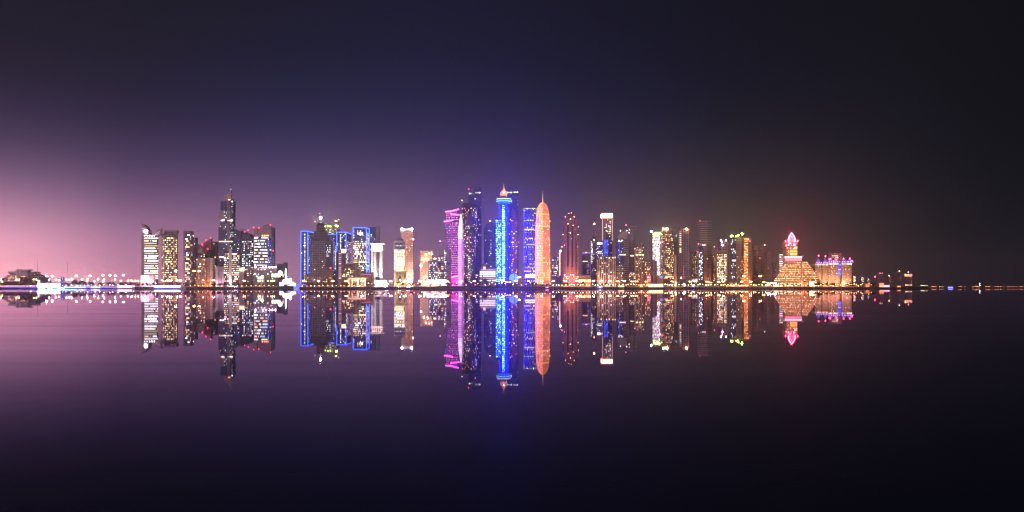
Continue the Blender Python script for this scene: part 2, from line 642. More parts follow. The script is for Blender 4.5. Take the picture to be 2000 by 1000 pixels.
# --- white lit tower with curved roof fins
b = Bld('sail_tower', 'white lit banded tower with two curved roof fins and a thin mast', 276, 309.5, 459, 2420, 34, ref='the white banded tower with roof fins')
b.body(F_grey)
b.shape('side_fin', plain('fin_cladding', (.30, .20, .27), .6), [(276, 555), (276.2, 437), (281, 439), (286, 443.5), (290, 450), (291, 462), (281.5, 462), (281, 555)], dy=-2, d=20)
b.shape('roof_leaf', plain('fin_cladding', (.30, .20, .27), .6), [(300, 461), (303, 454), (309, 449), (316, 446), (315, 453), (311, 461)], dy=4, d=8)
b.shape('leaf_opening', M_white, [(303, 459), (306, 454.5), (313, 449.5), (311.5, 455), (308, 459)], dy=3.6, d=.3)
b.mast(277, 440, 417, .5)
b.win(b.flat(282, 309, 463, 546, 0), 10, 17, 'row', .9, ['white', 'white', 'yellow', 'white'], (.86, .45), 2.0, 'window_band')
b.beacon(285, 452, 'white', 30, 4.5, name='roof_floodlight')
for k in range(5):
    b.beacon(283 + k * 4.6, 460.5, 'white', 14, 1.5, name='roof_floodlight')
b.blk('entrance_block', M_white, 274, 300, 537, dy=-16, d=14)
b.win(b.flat(275, 291, 538, 550, -16), 5, 4, 'cell', .85, ['white', 'pink'], (.8, .7), 4.0)
b.flood(274, 300, 'pink', 27000, 30)

# --- stone tower with a dark glass middle
b = Bld('stone_tower', 'pink stone tower with a wide dark glass middle and yellow windows', 315, 347.5, 456, 2440, 30, ref='the stone tower with yellow windows')
b.body(F_stone)
b.blk('glass_bay', F_glass, 321.5, 337.5, 461, dy=-3, d=6)
b.blk('roof_crown', M_rose, 321, 344, 449.5, 456.2, dy=3, d=20)
b.blk('crown_band', M_dark, 321.5, 337.5, 453.5, 459.5, dy=-2, d=4)
b.win(b.flat(321.8, 337.2, 463, 551, -3), 8, 21, 'row', .45, ['yellow', 'warm', 'yellow'], (.85, .5), 2.0, 'window_band')
b.win(b.flat(338.3, 346, 463, 551, 0), 3, 21, 'cell', .5, ['yellow', 'warm'], (.45, .5), 2.0)
b.win(b.flat(315.5, 321, 463, 551, 0), 2, 21, 'cell', .3, ['yellow', 'warm'], (.45, .5), 1.6)
b.mast(333, 449.5, 447, .5)
b.flood(315, 345, 'rose', 31500, 24)

b = Bld('stone_tower', 'narrow pale stone tower with one dark glass stripe and scattered yellow windows', 358, 378.5, 451, 2440, 28, ref='the narrow stone tower')
b.body(F_stone)
b.blk('glass_bay', F_glass, 361.5, 370.6, 455, dy=-2.5, d=5)
b.win(b.flat(361.7, 370.4, 457, 551, -2.5), 4, 24, 'row', .42, ['yellow', 'warm', 'white'], (.8, .55), 2.0, 'window_band')
b.win(b.flat(371, 376, 457, 551, 0), 2, 24, 'cell', .16, ['white', 'warm'], (.45, .5), 1.6)
b.beacon(377.5, 460.5, 'white', 8, 1.0)
b.flood(358, 376, 'rose', 20250, 24)
b = Bld('office_slab', 'plain bluish slab half hidden behind the narrow stone tower', 376, 383.5, 464, 2520, 20)
b.body(F_blueglass)
b.win(b.front(466, 550), 3, 20, 'cell', .12, ['white', 'cool'], st=1.2)

# --- arch fronted block and the cluster behind
b = Bld('arched_block', 'stone block with a tall blind arch and small arched windows across its front', 383, 416, 504, 2400, 26, 'office block', 'the stone block with the big arch')
b.body(F_stone, name='block_body')
b.blk('front_panel', F_grey, 386, 403, 512, dy=-2, d=2.5)
arch = [(387.5 + 7.2 - 7.2 * math.cos(t * math.pi / 12), 530 - 9.5 * math.sin(t * math.pi / 12)) for t in range(13)]
b.strip([(387.5, 552)] + arch + [(401.9, 552)], 'amber', .55, 1.0, dy=-2.6, name='arch_molding')
for k in range(4):
    b.strip([(386.2 + k * 4.3 + .5, 515)] + [(386.2 + k * 4.3 + 2 - 1.5 * math.cos(t * math.pi / 6), 511.5 - 2.2 * math.sin(t * math.pi / 6)) for t in range(7)] + [(386.2 + k * 4.3 + 3.5, 515)], 'amber', .6, .5, dy=-2.6, name='arch_molding')
b.win(b.flat(386.5, 403, 514, 550, -2), 5, 8, 'cell', .25, ['white', 'warm'], st=1.6)
b.win(b.flat(383, 415, 505.5, 509, 0), 9, 1, 'cell', .5, ['amber', 'warm'], st=1.5)
b.blk('corner_pier', plain('lit_pier', (.6, .5, .45), .7), 409.5, 415, 504, dy=-3, d=20)
b.flood(384, 408, 'amber', 27000, 16)
b = Bld('angular_tower', 'dark glass tower whose pale slanted roof planes carry red lights', 384, 412.5, 487, 2520, 30, ref='the tower with slanted roof planes')
b.body(F_glass)
b.shape('roof_plane', M_rose, [(384, 488), (384, 480), (388, 477), (395, 484), (404, 490), (404, 497), (384, 494)], dy=-2, d=16)
b.shape('roof_plane', plain('roof_screen', (.30, .20, .22), .6), [(397, 486), (397, 475), (412, 464.5), (412, 488)], dy=4, d=14)
for px, py in ((395, 477.5), (402, 469.5), (411.5, 464.5), (405.5, 486.5)):
    b.beacon(px, py, 'red', 10, 1.6, dy=-3)
b.win(b.front(490, 550), 8, 14, 'row', .12, ['white', 'yellow'], st=1.5)
b = Bld('office_slab', 'dark glass slab with a few yellow strips, tucked beside the slanted roof tower', 405, 427, 472, 2580, 26)
b.body(F_glass)
b.win(b.front(474, 552), 7, 18, 'row', .2, ['yellow', 'warm', 'white'], (.8, .5), 1.6)

# --- tall tower with a blade crown
b = Bld('blade_tower', 'tall dark blue tower with a pink blade shaped crown and bright floor bands', 426.5, 457, 395, 2460, 34, ref='the tall tower with the blade crown')
b.body(F_blueglass, z1=Z(443, b.D))
b.blk('upper_shaft', F_blueglass, 429.2, 453.8, 412, 443, dy=1.5, d=28)
b.blk('top_shaft', F_blueglass, 430.6, 455, 393, 412, dy=3, d=24)
b.blk('side_panel', M_rose, 428.2, 438, 411, 433, dy=0, d=3)
b.blk('spine', plain('spine_cladding', (.24, .20, .27), .5), 443.5, 448.3, 389, dy=-2.2, d=6)
b.shape('roof_crown', plain('crown_metal', (.55, .33, .30), .45), [(437, 393), (437, 384.5), (444.5, 378.5), (444.5, 391)], dy=4, d=6)
b.shape('roof_crown', plain('crown_metal', (.55, .33, .30), .45), [(444.5, 391), (444.8, 378), (451, 369.5), (451.3, 389.5), (448, 391.5)], dy=3, d=8)
b.blk('crown_pier', F_blueglass, 450.8, 455.5, 388.5, 394, dy=2, d=10)
for yt, p0, p1, k in ((390, 445, 450, 2), (393.6, 451, 455, 2), (430.4, 431, 438, 3), (430.6, 444, 455, 4), (471.7, 427.5, 454, 9), (502, 427.5, 437, 4)):
    b.win(b.flat(p0, p1, yt - 1.1, yt + 1.1, -2.4), k, 1, 'full', 1, ['warm', 'white'], (.85, .9), 2.4, 'window_band')
b.win(b.flat(437, 456, 398, 470, -.1), 9, 20, 'cell', .17, ['white', 'cool', 'warm'], (.5, .45), 1.6)
b.win(b.flat(427, 443, 440, 550, -.1), 7, 28, 'cell', .07, ['white', 'warm'], (.6, .45), 1.4)
b.win(b.flat(449, 456, 474, 550, -.1), 3, 18, 'cell', .14, ['cool', 'white'], (.6, .45), 1.4)
b.beacon(451, 369.5, 'white', 4, .8, dy=4)
b = Bld('banded_block', 'low dark block with white window bands split by a floodlit column', 437, 469, 490, 2380, 26, 'office block', 'the banded block with the floodlit column')
b.body(F_glass, name='block_body')
b.win(b.flat(437.5, 446.5, 494, 551, -.1), 5, 14, 'row', .66, ['white', 'warm'], (.85, .45), 1.9, 'window_band')
b.win(b.flat(453, 467.5, 494, 551, -.1), 6, 14, 'row', .68, ['white', 'warm', 'white'], (.85, .45), 1.9, 'window_band')
b.blk('floodlit_column', M_white, 447, 452, 486, dy=-5, d=8)
b.flood(446.5, 452.5, 'white', 22500, 14, 66)
b = Bld('low_block', 'pale mauve blank fronted block between the arch block and the banded block', 420.5, 437, 521, 2360, 14, 'low block')
b.body(plain('mauve_render', (.45, .35, .45), .8), name='block_body')
b.blk('corner_pier', M_white, 421, 425.5, 520.5, dy=-2, d=6)
b.flood(420, 426, 'pink', 9900, 10)
b = Bld('office_slab', 'blue dotted slab with a slanted top behind the tall blade tower', 455, 472.5, 452, 2570, 26, ref='the blue dotted slab')
b.body(F_blueglass, ztop=[Z(446, 2570), Z(452, 2570), Z(452, 2570), Z(446, 2570)])
b.win(b.front(456, 550), 6, 24, 'cell', .16, ['blue', 'cool', 'white', 'blue'], (.6, .45), 1.6)
b = Bld('office_tower', 'grey glass tower with a slanted roof, a roof crane and white dotted windows', 471, 495.5, 457, 2500, 30, ref='the grey tower with white dotted windows')
b.body(F_glass, ztop=[Z(450, 2500), Z(458, 2500), Z(458, 2500), Z(450, 2500)])
b.blk('side_wing', M_rose, 467, 475, 452, dy=6, d=20)
b.win(b.flat(473, 494, 470, 550, -.1), 8, 19, 'cell', .34, ['white', 'cool'], (.6, .42), 2.0)
b.strip([(468, 449), (478, 447.5)], 'warm', .05, .6, name='roof_crane_boom')
b.mast(473.5, 454, 447.5, .6)
for px, py in ((477.7, 452.5), (485, 449.5)):
    b.beacon(px, py, 'red', 9, 1.5)
b = Bld('banded_tower', 'curved glass tower with white window bands, a slanted screen roof and red lights', 494.5, 534, 461, 2430, 34, ref='the curved white banded tower')
ell = [(b.cx + (b.x1 - b.x0) / 2 * math.cos(t), b.y0 + 17 - 17 * math.sin(t)) for t in [k * math.pi / 10 for k in range(10, -1, -1)]] + [(b.x1, b.y1), (b.x0, b.y1)]
b.part('tower_body', MB().prism(ell, G, Z(461, b.D)), F_blueglass)
b.shape('roof_screen', plain('roof_screen_metal', (.34, .26, .33), .5), [(502, 461), (502, 447), (517, 441), (529, 438), (530, 461)], dy=10, d=12)
b.blk('corner_tower', M_rose, 495, 502, 445, 462, dy=6, d=14)
b.blk('end_fin', F_blueglass, 529.5, 534, 444, dy=8, d=20)
b.win(b.cyl(b.cx, b.y0 + 17, (b.x1 - b.x0) / 2, Z(551, b.D), Z(461, b.D), -80, 40, 34.4 / (b.x1 - b.x0)), 14, 15, 'row', .72, ['white', 'white', 'cool', 'warm'], (.9, .42), 2.0, 'window_band')
b.win(b.cyl(b.cx, b.y0 + 17, (b.x1 - b.x0) / 2, Z(551, b.D), Z(461, b.D), 42, 80, 34.4 / (b.x1 - b.x0)), 4, 22, 'cell', .3, ['blue', 'violet', 'cool'], (.6, .6), 1.4)
for k in range(4):
    b.beacon(512.5 + k * 3.6, 460, 'amber', 12, 1.3)
for px, py in ((495.5, 444.5), (505.5, 445.5), (528.3, 439.2), (533.5, 489.5)):
    b.beacon(px, py, 'red', 10, 1.6)
b.strip([(514, 441), (527, 438.5)], 'warm', .05, .6, dy=8, name='roof_crane_boom')
for k, px in enumerate((499, 513.5, 519.5, 526.5, 532, 538)):
    b.beacon(px, 521.7, 'pink', 26, 1.5, dy=-14, name='terrace_lamp')
b.blk('terrace', M_grey, 496, 541, 523, dy=-13, d=11)
b.win(b.flat(497, 540, 524, 551, -13), 14, 6, 'row', .2, ['white', 'cool', 'warm'], (.85, .5), 1.6)
b = Bld('low_block', 'plain dark block with an old cornice behind the white harbour pavilion', 541, 562, 515, 2470, 26, 'low block', 'the plain dark block')
b.body(plain('plain_dark_render', (.12, .12, .15), .8), name='block_body')
b.blk('stair_head', plain('plain_dark_render', (.12, .12, .15), .8), 553, 560, 512.5, 515.2, d=12, dy=5)
b.win(b.front(518, 550), 6, 8, 'cell', .05, 'warm')
b = Bld('low_block', 'pale low block with one large overbright sign on its roof corner', 467, 481, 529, 2340, 20, 'low block', 'the block with the overbright sign')
b.body(plain('pale_pink_render', (.5, .42, .45), .8), name='block_body')
b.blk('sign_panel', em('warm', 4, True), 467.5, 477, 523, 529.5, dy=-2, d=1)
b = Bld('low_block', 'grey low block with two small lit canopies beside the curved banded tower', 481.5, 495, 521, 2345, 20, 'low block')
b.body(F_grey, name='block_body')
b.win(b.front(524, 552), 5, 7, 'cell', .2, ['white', 'warm'], st=1.8)
b = Bld('lit_billboard', 'wide yellow green lit billboard with a round end disc on a steel frame', 530, 553, 533, 2300, 3, 'billboard')
b.blk('billboard_panel', em('lime', 1.6), 530, 548, 534.5, 541.5, d=1)
b.blk('panel_text', em('white', 7), 531, 547, 535.8, 540.3, dy=-.6, d=.4)
b.part('end_disc', MB().slab([(X(547.5 + 4.5 * math.cos(t * math.pi / 8), b.D), Z(533.5 - 4.8 * math.sin(t * math.pi / 8), b.D)) for t in range(16)], b.D - 1.5, b.D - .7), em('white', 4))
b.strip([(552.2 + 1.6 * math.cos(t * math.pi / 5), 537.2 - 1.6 * math.sin(t * math.pi / 5)) for t in range(11)], 'amber', 6, .6, name='ring_lamp')
for px in (533, 544):
    b.mast(px, 558, 541.5, .7, dy=1, r1=.7, name='post')
for px, lab in ((513, 'squat kiosk with a green white floodlight on its roof under the curved banded tower'),):
    b = Bld('lit_kiosk', lab, 503, 517, 539, 2290, 12, 'kiosk')
    b.body(M_white, name='kiosk_body')
    b.beacon(512, 540, 'lime', 30, 2.2, name='roof_floodlight')
    b.win(b.front(541, 551), 5, 2, 'full', 1, ['warm', 'white'], (.7, .6), 1.6)
# harbour pavilion
b = Bld('harbour_pavilion', 'overbright white pavilion with a tall flame shaped pylon behind the dark boat', 545, 578, 547, 2240, 20, 'pavilion', 'the overbright white pavilion')
b.shape('pavilion_body', M_white, [(545, 559), (545.5, 552), (551, 550), (553, 546), (557, 543), (562, 545), (567, 547), (571, 551), (578, 553), (578, 559)], d=14)
for (p0, p1, yt, yb_) in ((546, 552, 552, 558), (552.5, 557, 546.5, 558), (557.5, 563, 544.5, 558), (563.5, 568, 547.5, 558), (568.5, 573, 551, 558), (573.5, 577.5, 553.5, 558)):
    b.blk('lamp_panel', em('white', 5, True), p0, p1, yt, yb_, dy=-1, d=.6)
b.part('pylon', MB().lathe(X(558.3, 2237), 2237, [(.6, Z(548, 2237)), (1.6, Z(541, 2237)), (2.3, Z(535, 2237)), (1.9, Z(529, 2237)), (.2, Z(523.5, 2237))], 8), em('white', 5))
b.strip([(554, 541.5), (562.5, 540.5)], 'blue', 4, .7)
b.strip([(575, 556), (597, 556)], 'blue', 4, 1.0)
b.beacon(567.5, 545.5, 'white', 40, 2.2, dy=-2, name='roof_floodlight')

# --- blue outlined towers around the unfinished stone tower
def outline(b, px0, pxm, px1, yt, yr, yb0, c='blue', st=7, r=.9):
    """light lines on the two front corners and along the roof edges of a box"""
    x0, xm = b.x0 - .3, b.x1 + .3
    y0, y1 = b.y0 - .5, b.y1
    b.side_strip([(x0, y0, Z(yb0, b.D)), (x0, y0, b.z1)], c, st, r)
    b.side_strip([(xm, y0, Z(yb0 - 18, b.D)), (xm, y0, b.z1)], c, st, r)
    b.side_strip([(x0, y0, b.z1 + .4), (xm, y0, b.z1 + .4)], c, st, r)
    if b.cx < 0:
        b.side_strip([(xm, y0, b.z1 + .4), (xm, y1, b.z1 + .4)], c, st, r)
    else:
        b.side_strip([(x0, y0, b.z1 + .4), (x0, y1, b.z1 + .4)], c, st, r)

b = Bld('outlined_tower', 'blue outlined glass tower standing free at the west of the unfinished stone tower', 588, 615, 452, 2480, 90, ref='the free standing blue outlined tower')
b.body(F_blueglass)
outline(b, 588, 601, 615, 452, 455, 553)
b.win(b.flat(594, 596.6, 456, 550, -.1), 1, 30, 'cell', .85, ['white', 'warm', 'cool'], (.7, .5), 1.8)
b.win(b.front(456, 500), 6, 12, 'cell', .08, ['white'], st=1.4)
b.win(b.side(458, 545), 7, 24, 'cell', .3, ['violet', 'cool', 'white'], (.6, .5), 1.2)
b = Bld('unfinished_tower', 'dark unfinished stone tower stepping up to a round drum and dome', 604.5, 648, 471, 2390, 32, ref='the unfinished domed tower')
b.body(F_concrete, x1=X(637, b.D))
b.blk('glass_bay', F_glass, 636, 646, 476, dy=2, d=28)
b.blk('side_pier', F_darktan, 646, 648.5, 470, dy=1, d=24)
b.blk('stepped_crown', F_darktan, 607.5, 644, 461, 471.2, dy=3, d=26)
b.blk('stepped_crown', F_darktan, 613, 639, 452, 461.2, dy=6, d=20)
for px in (608, 614, 621, 628, 635, 641, 646):
    b.blk('finial', M_dark, px - .8, px + .8, 466.5, 471.5, dy=1, d=3)
b.part('drum', MB().lathe(X(626.3, 2406), 2406, [(9.3, Z(466, 2406)), (9.3, Z(444, 2406)), (10.4, Z(443.5, 2406)), (10.4, Z(440, 2406)), (9, Z(439.5, 2406))], 16), F_darktan)
b.part('dome', MB().lathe(X(626.3, 2406), 2406, [(9, Z(439.5, 2406)), (8.2, Z(436.5, 2406)), (5.5, Z(434.5, 2406)), (1, Z(433.8, 2406)), (.4, Z(427, 2406))], 16), M_dark, True)
b.beacon(626.2, 425.4, 'white', 70, 2.6, dy=16, name='roof_floodlight')
b.beacon(624.5, 417, 'rose', 5, 1.2, dy=16)
b.beacon(615.3, 433, 'rose', 6, 1.2, dy=8)
b.blk('podium', F_concrete, 595, 636, 539, dy=-26, d=24)
b.blk('tan_podium', F_tan, 626, 650, 527, dy=-14, d=12)
b.win(b.flat(636.5, 645.5, 478, 502, 1.9), 4, 6, 'cell', .35, ['cool', 'white'], (.7, .45), 1.4)
b.win(b.flat(606, 636, 474, 536, -.1), 12, 16, 'cell', .02, 'warm')
b.win(b.flat(597, 650, 541, 552, -26.2), 20, 3, 'cell', .2, ['warm', 'amber'], st=1.6)
b.beacon(645.5, 523.5, 'red', 16, 1.6, dy=-3)
for px, yb_, yt, lean, lab in ((618.5, 446, 400, -2.2, 'thin tower crane with its jib raised steeply at the west side of the domed tower'),
                               (634, 436, 384, 8, 'tallest thin crane jib rising behind the dome of the unfinished tower'),
                               (633, 441, 412, 19, 'crane with a long slanting jib leaning away from the domed tower')):
    D = 2440
    r0 = thing('tower_crane', lab, 'crane', (X(px, D), D, Z(470, D)))
    MB().tube([(X(px, D), D, Z(470, D)), (X(px, D), D, Z(yb_, D))], .9, 4).build('crane_mast', M_steel, r0)
    MB().tube([(X(px, D), D, Z(yb_, D)), (X(px + lean, D), D, Z(yt, D))], .55, 4, .25).build('crane_jib', M_steel, r0)
b = Bld('outlined_tower', 'blue edged slab seen in the gap behind the unfinished domed tower', 640, 660, 458, 2560, 40)
b.body(F_blueglass)
b.side_strip([(b.x0, b.y0 - .6, b.z1), (b.x1, b.y0 - .6, b.z1)], 'blue', 4, .9)
b.win(b.front(461, 545), 7, 24, 'cell', .22, ['cool', 'white', 'violet'], (.6, .45), 1.4)
b.win(b.flat(646, 657, 477, 530, -.2), 3, 22, 'cell', .7, ['cool', 'white'], (.5, .4), 1.5)
b = Bld('construction_tower', 'half built tower top lit green by work lamps behind the blue edged slabs', 632, 663, 446, 2700, 40, ref='the green lit half built tower')
b.body(F_grey)
b.blk('open_frame', plain('raw_concrete', (.28, .30, .26), .9), 636, 650, 439, 446.2, dy=6, d=20)
for px, py, c, s_ in ((634.5, 442, 'lime', 14), (640.5, 441.5, 'green', 12), (645.2, 441.8, 'lime', 16), (656.3, 440.8, 'green', 30), (658.5, 441.5, 'lime', 26)):
    b.beacon(px, py, c, s_, 1.8, name='work_lamp')
b.win(b.front(447, 458), 12, 4, 'cell', .45, ['white', 'lime', 'warm'], (.6, .5), 1.8)
r0 = thing('tower_crane', 'short crane with a lit cab and red light on the green lit half built tower', 'crane', (X(661.5, 2695), 2695, b.z1))
MB().tube([(X(661.5, 2695), 2695, b.z1), (X(661.5, 2695), 2695, Z(429.5, 2695))], 1.1, 4).build('crane_mast', M_steel, r0)
MB().tube([(X(663, 2695), 2695, Z(432.5, 2695)), (X(653.5, 2695), 2695, Z(430, 2695))], .8, 4).build('crane_jib', M_steel, r0)
MB().box(X(654, 2692), X(658.5, 2692), 2692, 2693, Z(432.5, 2692), Z(430.5, 2692)).build('work_lamp', em('lime', 5), r0)
MB().ball((X(661.5, 2695), 2695, Z(428.8, 2695)), 1.4).build('beacon_light', em('rose', 8), r0)
b = Bld('outlined_tower', 'blue outlined twin tower behind the low grey tower with a glowing cube', 658, 686, 454, 2500, 82, ref='the blue outlined twin tower')
b.body(F_blueglass)
outline(b, 658, 672, 686, 454, 457, 536)
b.win(b.flat(664, 666.6, 457, 490, -.1), 1, 13, 'cell', .9, ['white', 'cool'], (.7, .5), 1.8)
b.win(b.front(456, 486), 6, 10, 'cell', .12, ['white'], st=1.4)
b.win(b.side(470, 530), 6, 16, 'row', .6, ['pink', 'white', 'violet'], (.85, .4), 1.2, 'window_band')
b = Bld('office_tower', 'low grey tower with a pale striped stair strip and a glowing cube on its roof', 657, 680, 492, 2370, 26, ref='the grey tower with the glowing roof cube')
b.body(F_glass)
b.blk('stair_strip', M_rose, 661, 667, 488, dy=-2, d=4)
b.win(b.flat(661.3, 666.7, 493, 545, -2), 1, 13, 'full', 1, ['pink'], (.9, .45), .7, 'window_band')
b.blk('roof_cube', em('warm', 5, True), 667, 675, 486.5, 494, dy=-1, d=6)
b.win(b.flat(675.5, 679.5, 497, 515, -.1), 2, 8, 'cell', .5, ['white'], st=1.5)
b = Bld('office_block', 'wide brown office block with four lit floors behind the white portal', 667, 698, 515, 2345, 20, 'office block', 'the brown office block')
b.body(F_brown, name='block_body')
b.win(b.flat(668, 692, 524, 541, -.1), 12, 5, 'row', .4, ['yellow', 'warm', 'yellow'], (.8, .45), 2.2)
b.blk('end_pier', M_beige, 693.5, 697.5, 515.5, dy=-2, d=6)
b = Bld('office_block', 'long low tan office with ribbon floors and a small dome at one end', 698, 730, 533, 2350, 22, 'office block', 'the tan ribbon floor office')
b.body(F_tan, name='block_body')
b.blk('stair_tower', M_beige, 698, 704, 527, dy=-2, d=10)
b.blk('stair_tower', M_beige, 725.5, 730, 530, dy=-2, d=10)
b.part('dome', MB().lathe(X(701, 2360), 2360, [(4, Z(527, 2360)), (3.6, Z(525, 2360)), (2, Z(523.6, 2360)), (.3, Z(523.2, 2360))], 12), M_white, True)
b.win(b.flat(704.5, 725, 535, 549, -.1), 5, 5, 'row', .85, ['rose'], (.95, .35), .5, 'window_band')
b = Bld('entrance_portal', 'square white portal frame of lit columns standing before the brown office block', 679, 715, 543, 2290, 16, 'portal', 'the white portal')
for p0, p1 in ((679, 682), (687, 689), (697.5, 700.5), (711.5, 714.5)):
    b.blk('column', M_white, p0, p1, 545.8, d=4)
b.blk('lintel', M_white, 679, 715, 542.5, 545.8, dy=-.3, d=8)
b.blk('back_wall', F_tan, 682, 712, 546.5, dy=9, d=4)
b.blk('inner_beam', M_white, 689, 697.5, 546.5, 549, dy=2, d=3)
b.flood(679, 715, 'warm', 40500, 16, 40)
b = Bld('outlined_tower', 'tall blue outlined tower with lit white floors beside the floodlit white tower', 690, 721, 445, 2460, 50, ref='the blue outlined tower with white floors')
b.body(F_blueglass)
x0, xm = b.x0 - .3, b.x1 + .3
b.side_strip([(x0, b.y0 - .5, Z(467, b.D)), (x0, b.y0 - .5, b.z1)], 'blue', 7, .9)
b.side_strip([(xm, b.y0 - .5, Z(533, b.D)), (xm, b.y0 - .5, b.z1)], 'blue', 7, .9)
b.side_strip([(x0, b.y0 - .5, b.z1 + .4), (xm, b.y0 - .5, b.z1 + .4), (xm, b.y1, b.z1 + .4)], 'blue', 7, .9)
b.side_strip([(xm, b.y1, Z(533, b.y1)), (xm, b.y1, b.z1)], 'blue', 7, .9)
b.win(b.front(470, 530), 12, 15, 'row', .62, ['white', 'warm', 'yellow', 'white'], (.85, .5), 2.0, 'window_band')
b.win(b.flat(697, 709, 453, 459, -.1), 3, 1, 'full', 1, 'white', (.7, .8), 2.6)
b.win(b.front(449, 470), 10, 5, 'cell', .12, 'white', st=1.6)
b.win(b.side(450, 530), 2, 24, 'row', .85, ['pink', 'cool'], (.9, .8), .7, 'wall_panel')
b = Bld('round_tower', 'pale blue round topped tower peeping over the floodlit white tower', 716, 744, 450, 2620, 36, ref='the pale blue round topped tower')
b.part('tower_body', MB().lathe(b.cx, b.y0 + 18, [((b.x1 - b.x0) / 2, G), ((b.x1 - b.x0) / 2, Z(446, b.D)), ((b.x1 - b.x0) / 2.3, Z(443.5, b.D)), (3, Z(443, b.D))], 20, 1, .5), F_blueglass)
b.blk('corner_fin', M_grey, 734, 741, 442, dy=2, d=10)
b.win(b.cyl(b.cx, b.y0 + 18, (b.x1 - b.x0) / 2, Z(480, b.D), Z(456, b.D), -70, 40, .5), 10, 8, 'cell', .2, ['white', 'warm', 'blue'], (.6, .5), 1.8)
# --- floodlit white tower
b = Bld('floodlit_tower', 'ornate white floodlit tower with a wide projecting cornice and dark window columns', 723.5, 750, 477, 2400, 26, ref='the floodlit white tower')
b.body(F_white, x0=X(725.5, b.D), x1=X(746, b.D))
b.blk('cornice', M_white, 722.5, 750.5, 475.3, 477.5, dy=-4, d=32)
b.blk('upper_storey', F_white, 724.5, 747, 477.5, 486, dy=-1.5, d=24)
b.blk('lower_cornice', M_white, 724, 748, 486, 488, dy=-3, d=28)
for p0 in (724.6, 732.3, 742, 744.8):
    b.blk('pilaster', M_white, p0, p0 + 1.8, 488, dy=-1.6, d=3)
b.blk('window_column', plain('dark_window_glass', (.03, .035, .06), .15), 735, 737.4, 492, 547, dy=-.6, d=1)
b.blk('window_column', plain('dark_window_glass', (.03, .035, .06), .15), 738.2, 740.4, 492, 547, dy=-.6, d=1)
b.blk('podium', M_white, 722, 756, 548, dy=-12, d=10)
b.win(b.flat(727, 747, 478.5, 485.5, -1.6), 5, 2, 'cell', .5, 'white', st=2)
b.flood(722, 750, 'white', 330000, 30, 58)
b.flood(724, 748, 'peach', 70000, 9, 74, yb=489)

# --- yellow banded tower, gate, pink tower
b = Bld('banded_tower', 'yellow lit banded tower with a low dome top behind a stone gate', 769, 791.5, 470.5, 2420, 24, ref='the yellow banded tower')
b.body(F_white)
b.part('dome', MB().lathe(X(781, 2430), 2430, [(10, Z(470.5, 2430)), (9, Z(468, 2430)), (5, Z(465.7, 2430)), (.5, Z(465, 2430))], 16, 1, .8), M_grey, True)
b.blk('glass_band', F_blueglass, 770.5, 790.8, 473.3, 478.5, dy=-1.2, d=3)
b.blk('glass_band', F_blueglass, 770.5, 790.8, 481, 486.5, dy=-1.2, d=3)
b.win(b.flat(770.5, 790, 488, 530, -.1), 9, 14, 'row', .87, ['yellow', 'yellow', 'white'], (.9, .55), 2.4, 'window_band')
b.win(b.flat(772, 790, 474, 486, -1.3), 6, 3, 'row', .3, ['yellow', 'white'], (.8, .5), 2.0)
b.flood(769, 791, 'yellow', 27000, 18)
b = Bld('stone_gate', 'square stone gatehouse with one tall pointed arch before the yellow banded tower', 772.5, 794, 531, 2330, 20, 'gatehouse', 'the stone gatehouse')
b.body(plain('gate_stone', (.5, .40, .24), .85), name='gate_body')
b.blk('parapet', plain('gate_stone', (.5, .40, .24), .85), 772, 794.5, 529.7, 531.2, dy=-1, d=22)
b.shape('arch_recess', plain('recess_shade', (.06, .07, .12), .6), [(777.5, 552), (777.5, 543), (779, 540), (781, 538), (783, 540), (784.5, 543), (784.5, 552)], dy=-.5, d=.6)  # flat dark sheet on the wall, the arch's shade is in its colour
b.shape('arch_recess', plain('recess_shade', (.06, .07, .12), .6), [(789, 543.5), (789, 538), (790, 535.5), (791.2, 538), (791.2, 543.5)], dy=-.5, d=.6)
b.win(b.flat(775, 790, 533.5, 536, -.3), 8, 1, 'full', 1, 'blue', (.45, .7), .15)
b.flood(772, 794, 'yellow', 18000, 18, 45)
b.beacon(781.5, 547, 'white', 20, 1.1, name='gate_lamp')
b = Bld('floodlit_tower', 'pink floodlit tower with two starlike white lamps on its roof corners', 783, 808.5, 450, 2500, 24, ref='the pink tower with two roof lamps')
b.body(facade((.62, .42, .36), (.10, .05, .05), 4.4, 3.2, .45, .5))
b.blk('roof_crown', M_white, 784.5, 806.5, 446, 450.2, dy=2, d=16)
for p0 in (785.2, 791.5, 798, 805.6):
    b.blk('pilaster', plain('pink_stone', (.66, .46, .40), .8), p0, p0 + 1.3, 450, dy=-1.4, d=2)
for px in (784.8, 804):
    b.beacon(px, 447.2, 'white', 60, 2.2, name='roof_floodlight')
b.beacon(806.6, 467.2, 'rose', 30, 1.8)
b.win(b.flat(793, 796, 453, 500, -.1), 1, 18, 'full', 1, ['amber', 'warm'], (.6, .5), 1.4)
b.win(b.flat(798.5, 806, 453, 540, -.1), 4, 28, 'row', .16, ['warm', 'white', 'amber'], (.8, .5), 1.8)
b.flood(783, 808, 'peach', 148500, 24, 64)
b = Bld('floodlit_block', 'cream floodlit block with a battlemented crown and glaring spot lamps', 820, 845.5, 491, 2480, 24, 'office block', 'the cream block with spot lamps')
b.body(facade((.58, .42, .34), (.10, .06, .05), 4.4, 3.4, .4, .5), name='block_body')
b.blk('crown_wing', M_white, 820.5, 824, 489.8, 494, dy=-1, d=10)
b.blk('crown_wing', M_white, 841.5, 845, 489.8, 496, dy=-1, d=10)
b.blk('front_wing', plain('cream_render', (.56, .44, .38), .8), 826, 836, 508, dy=-6, d=6)
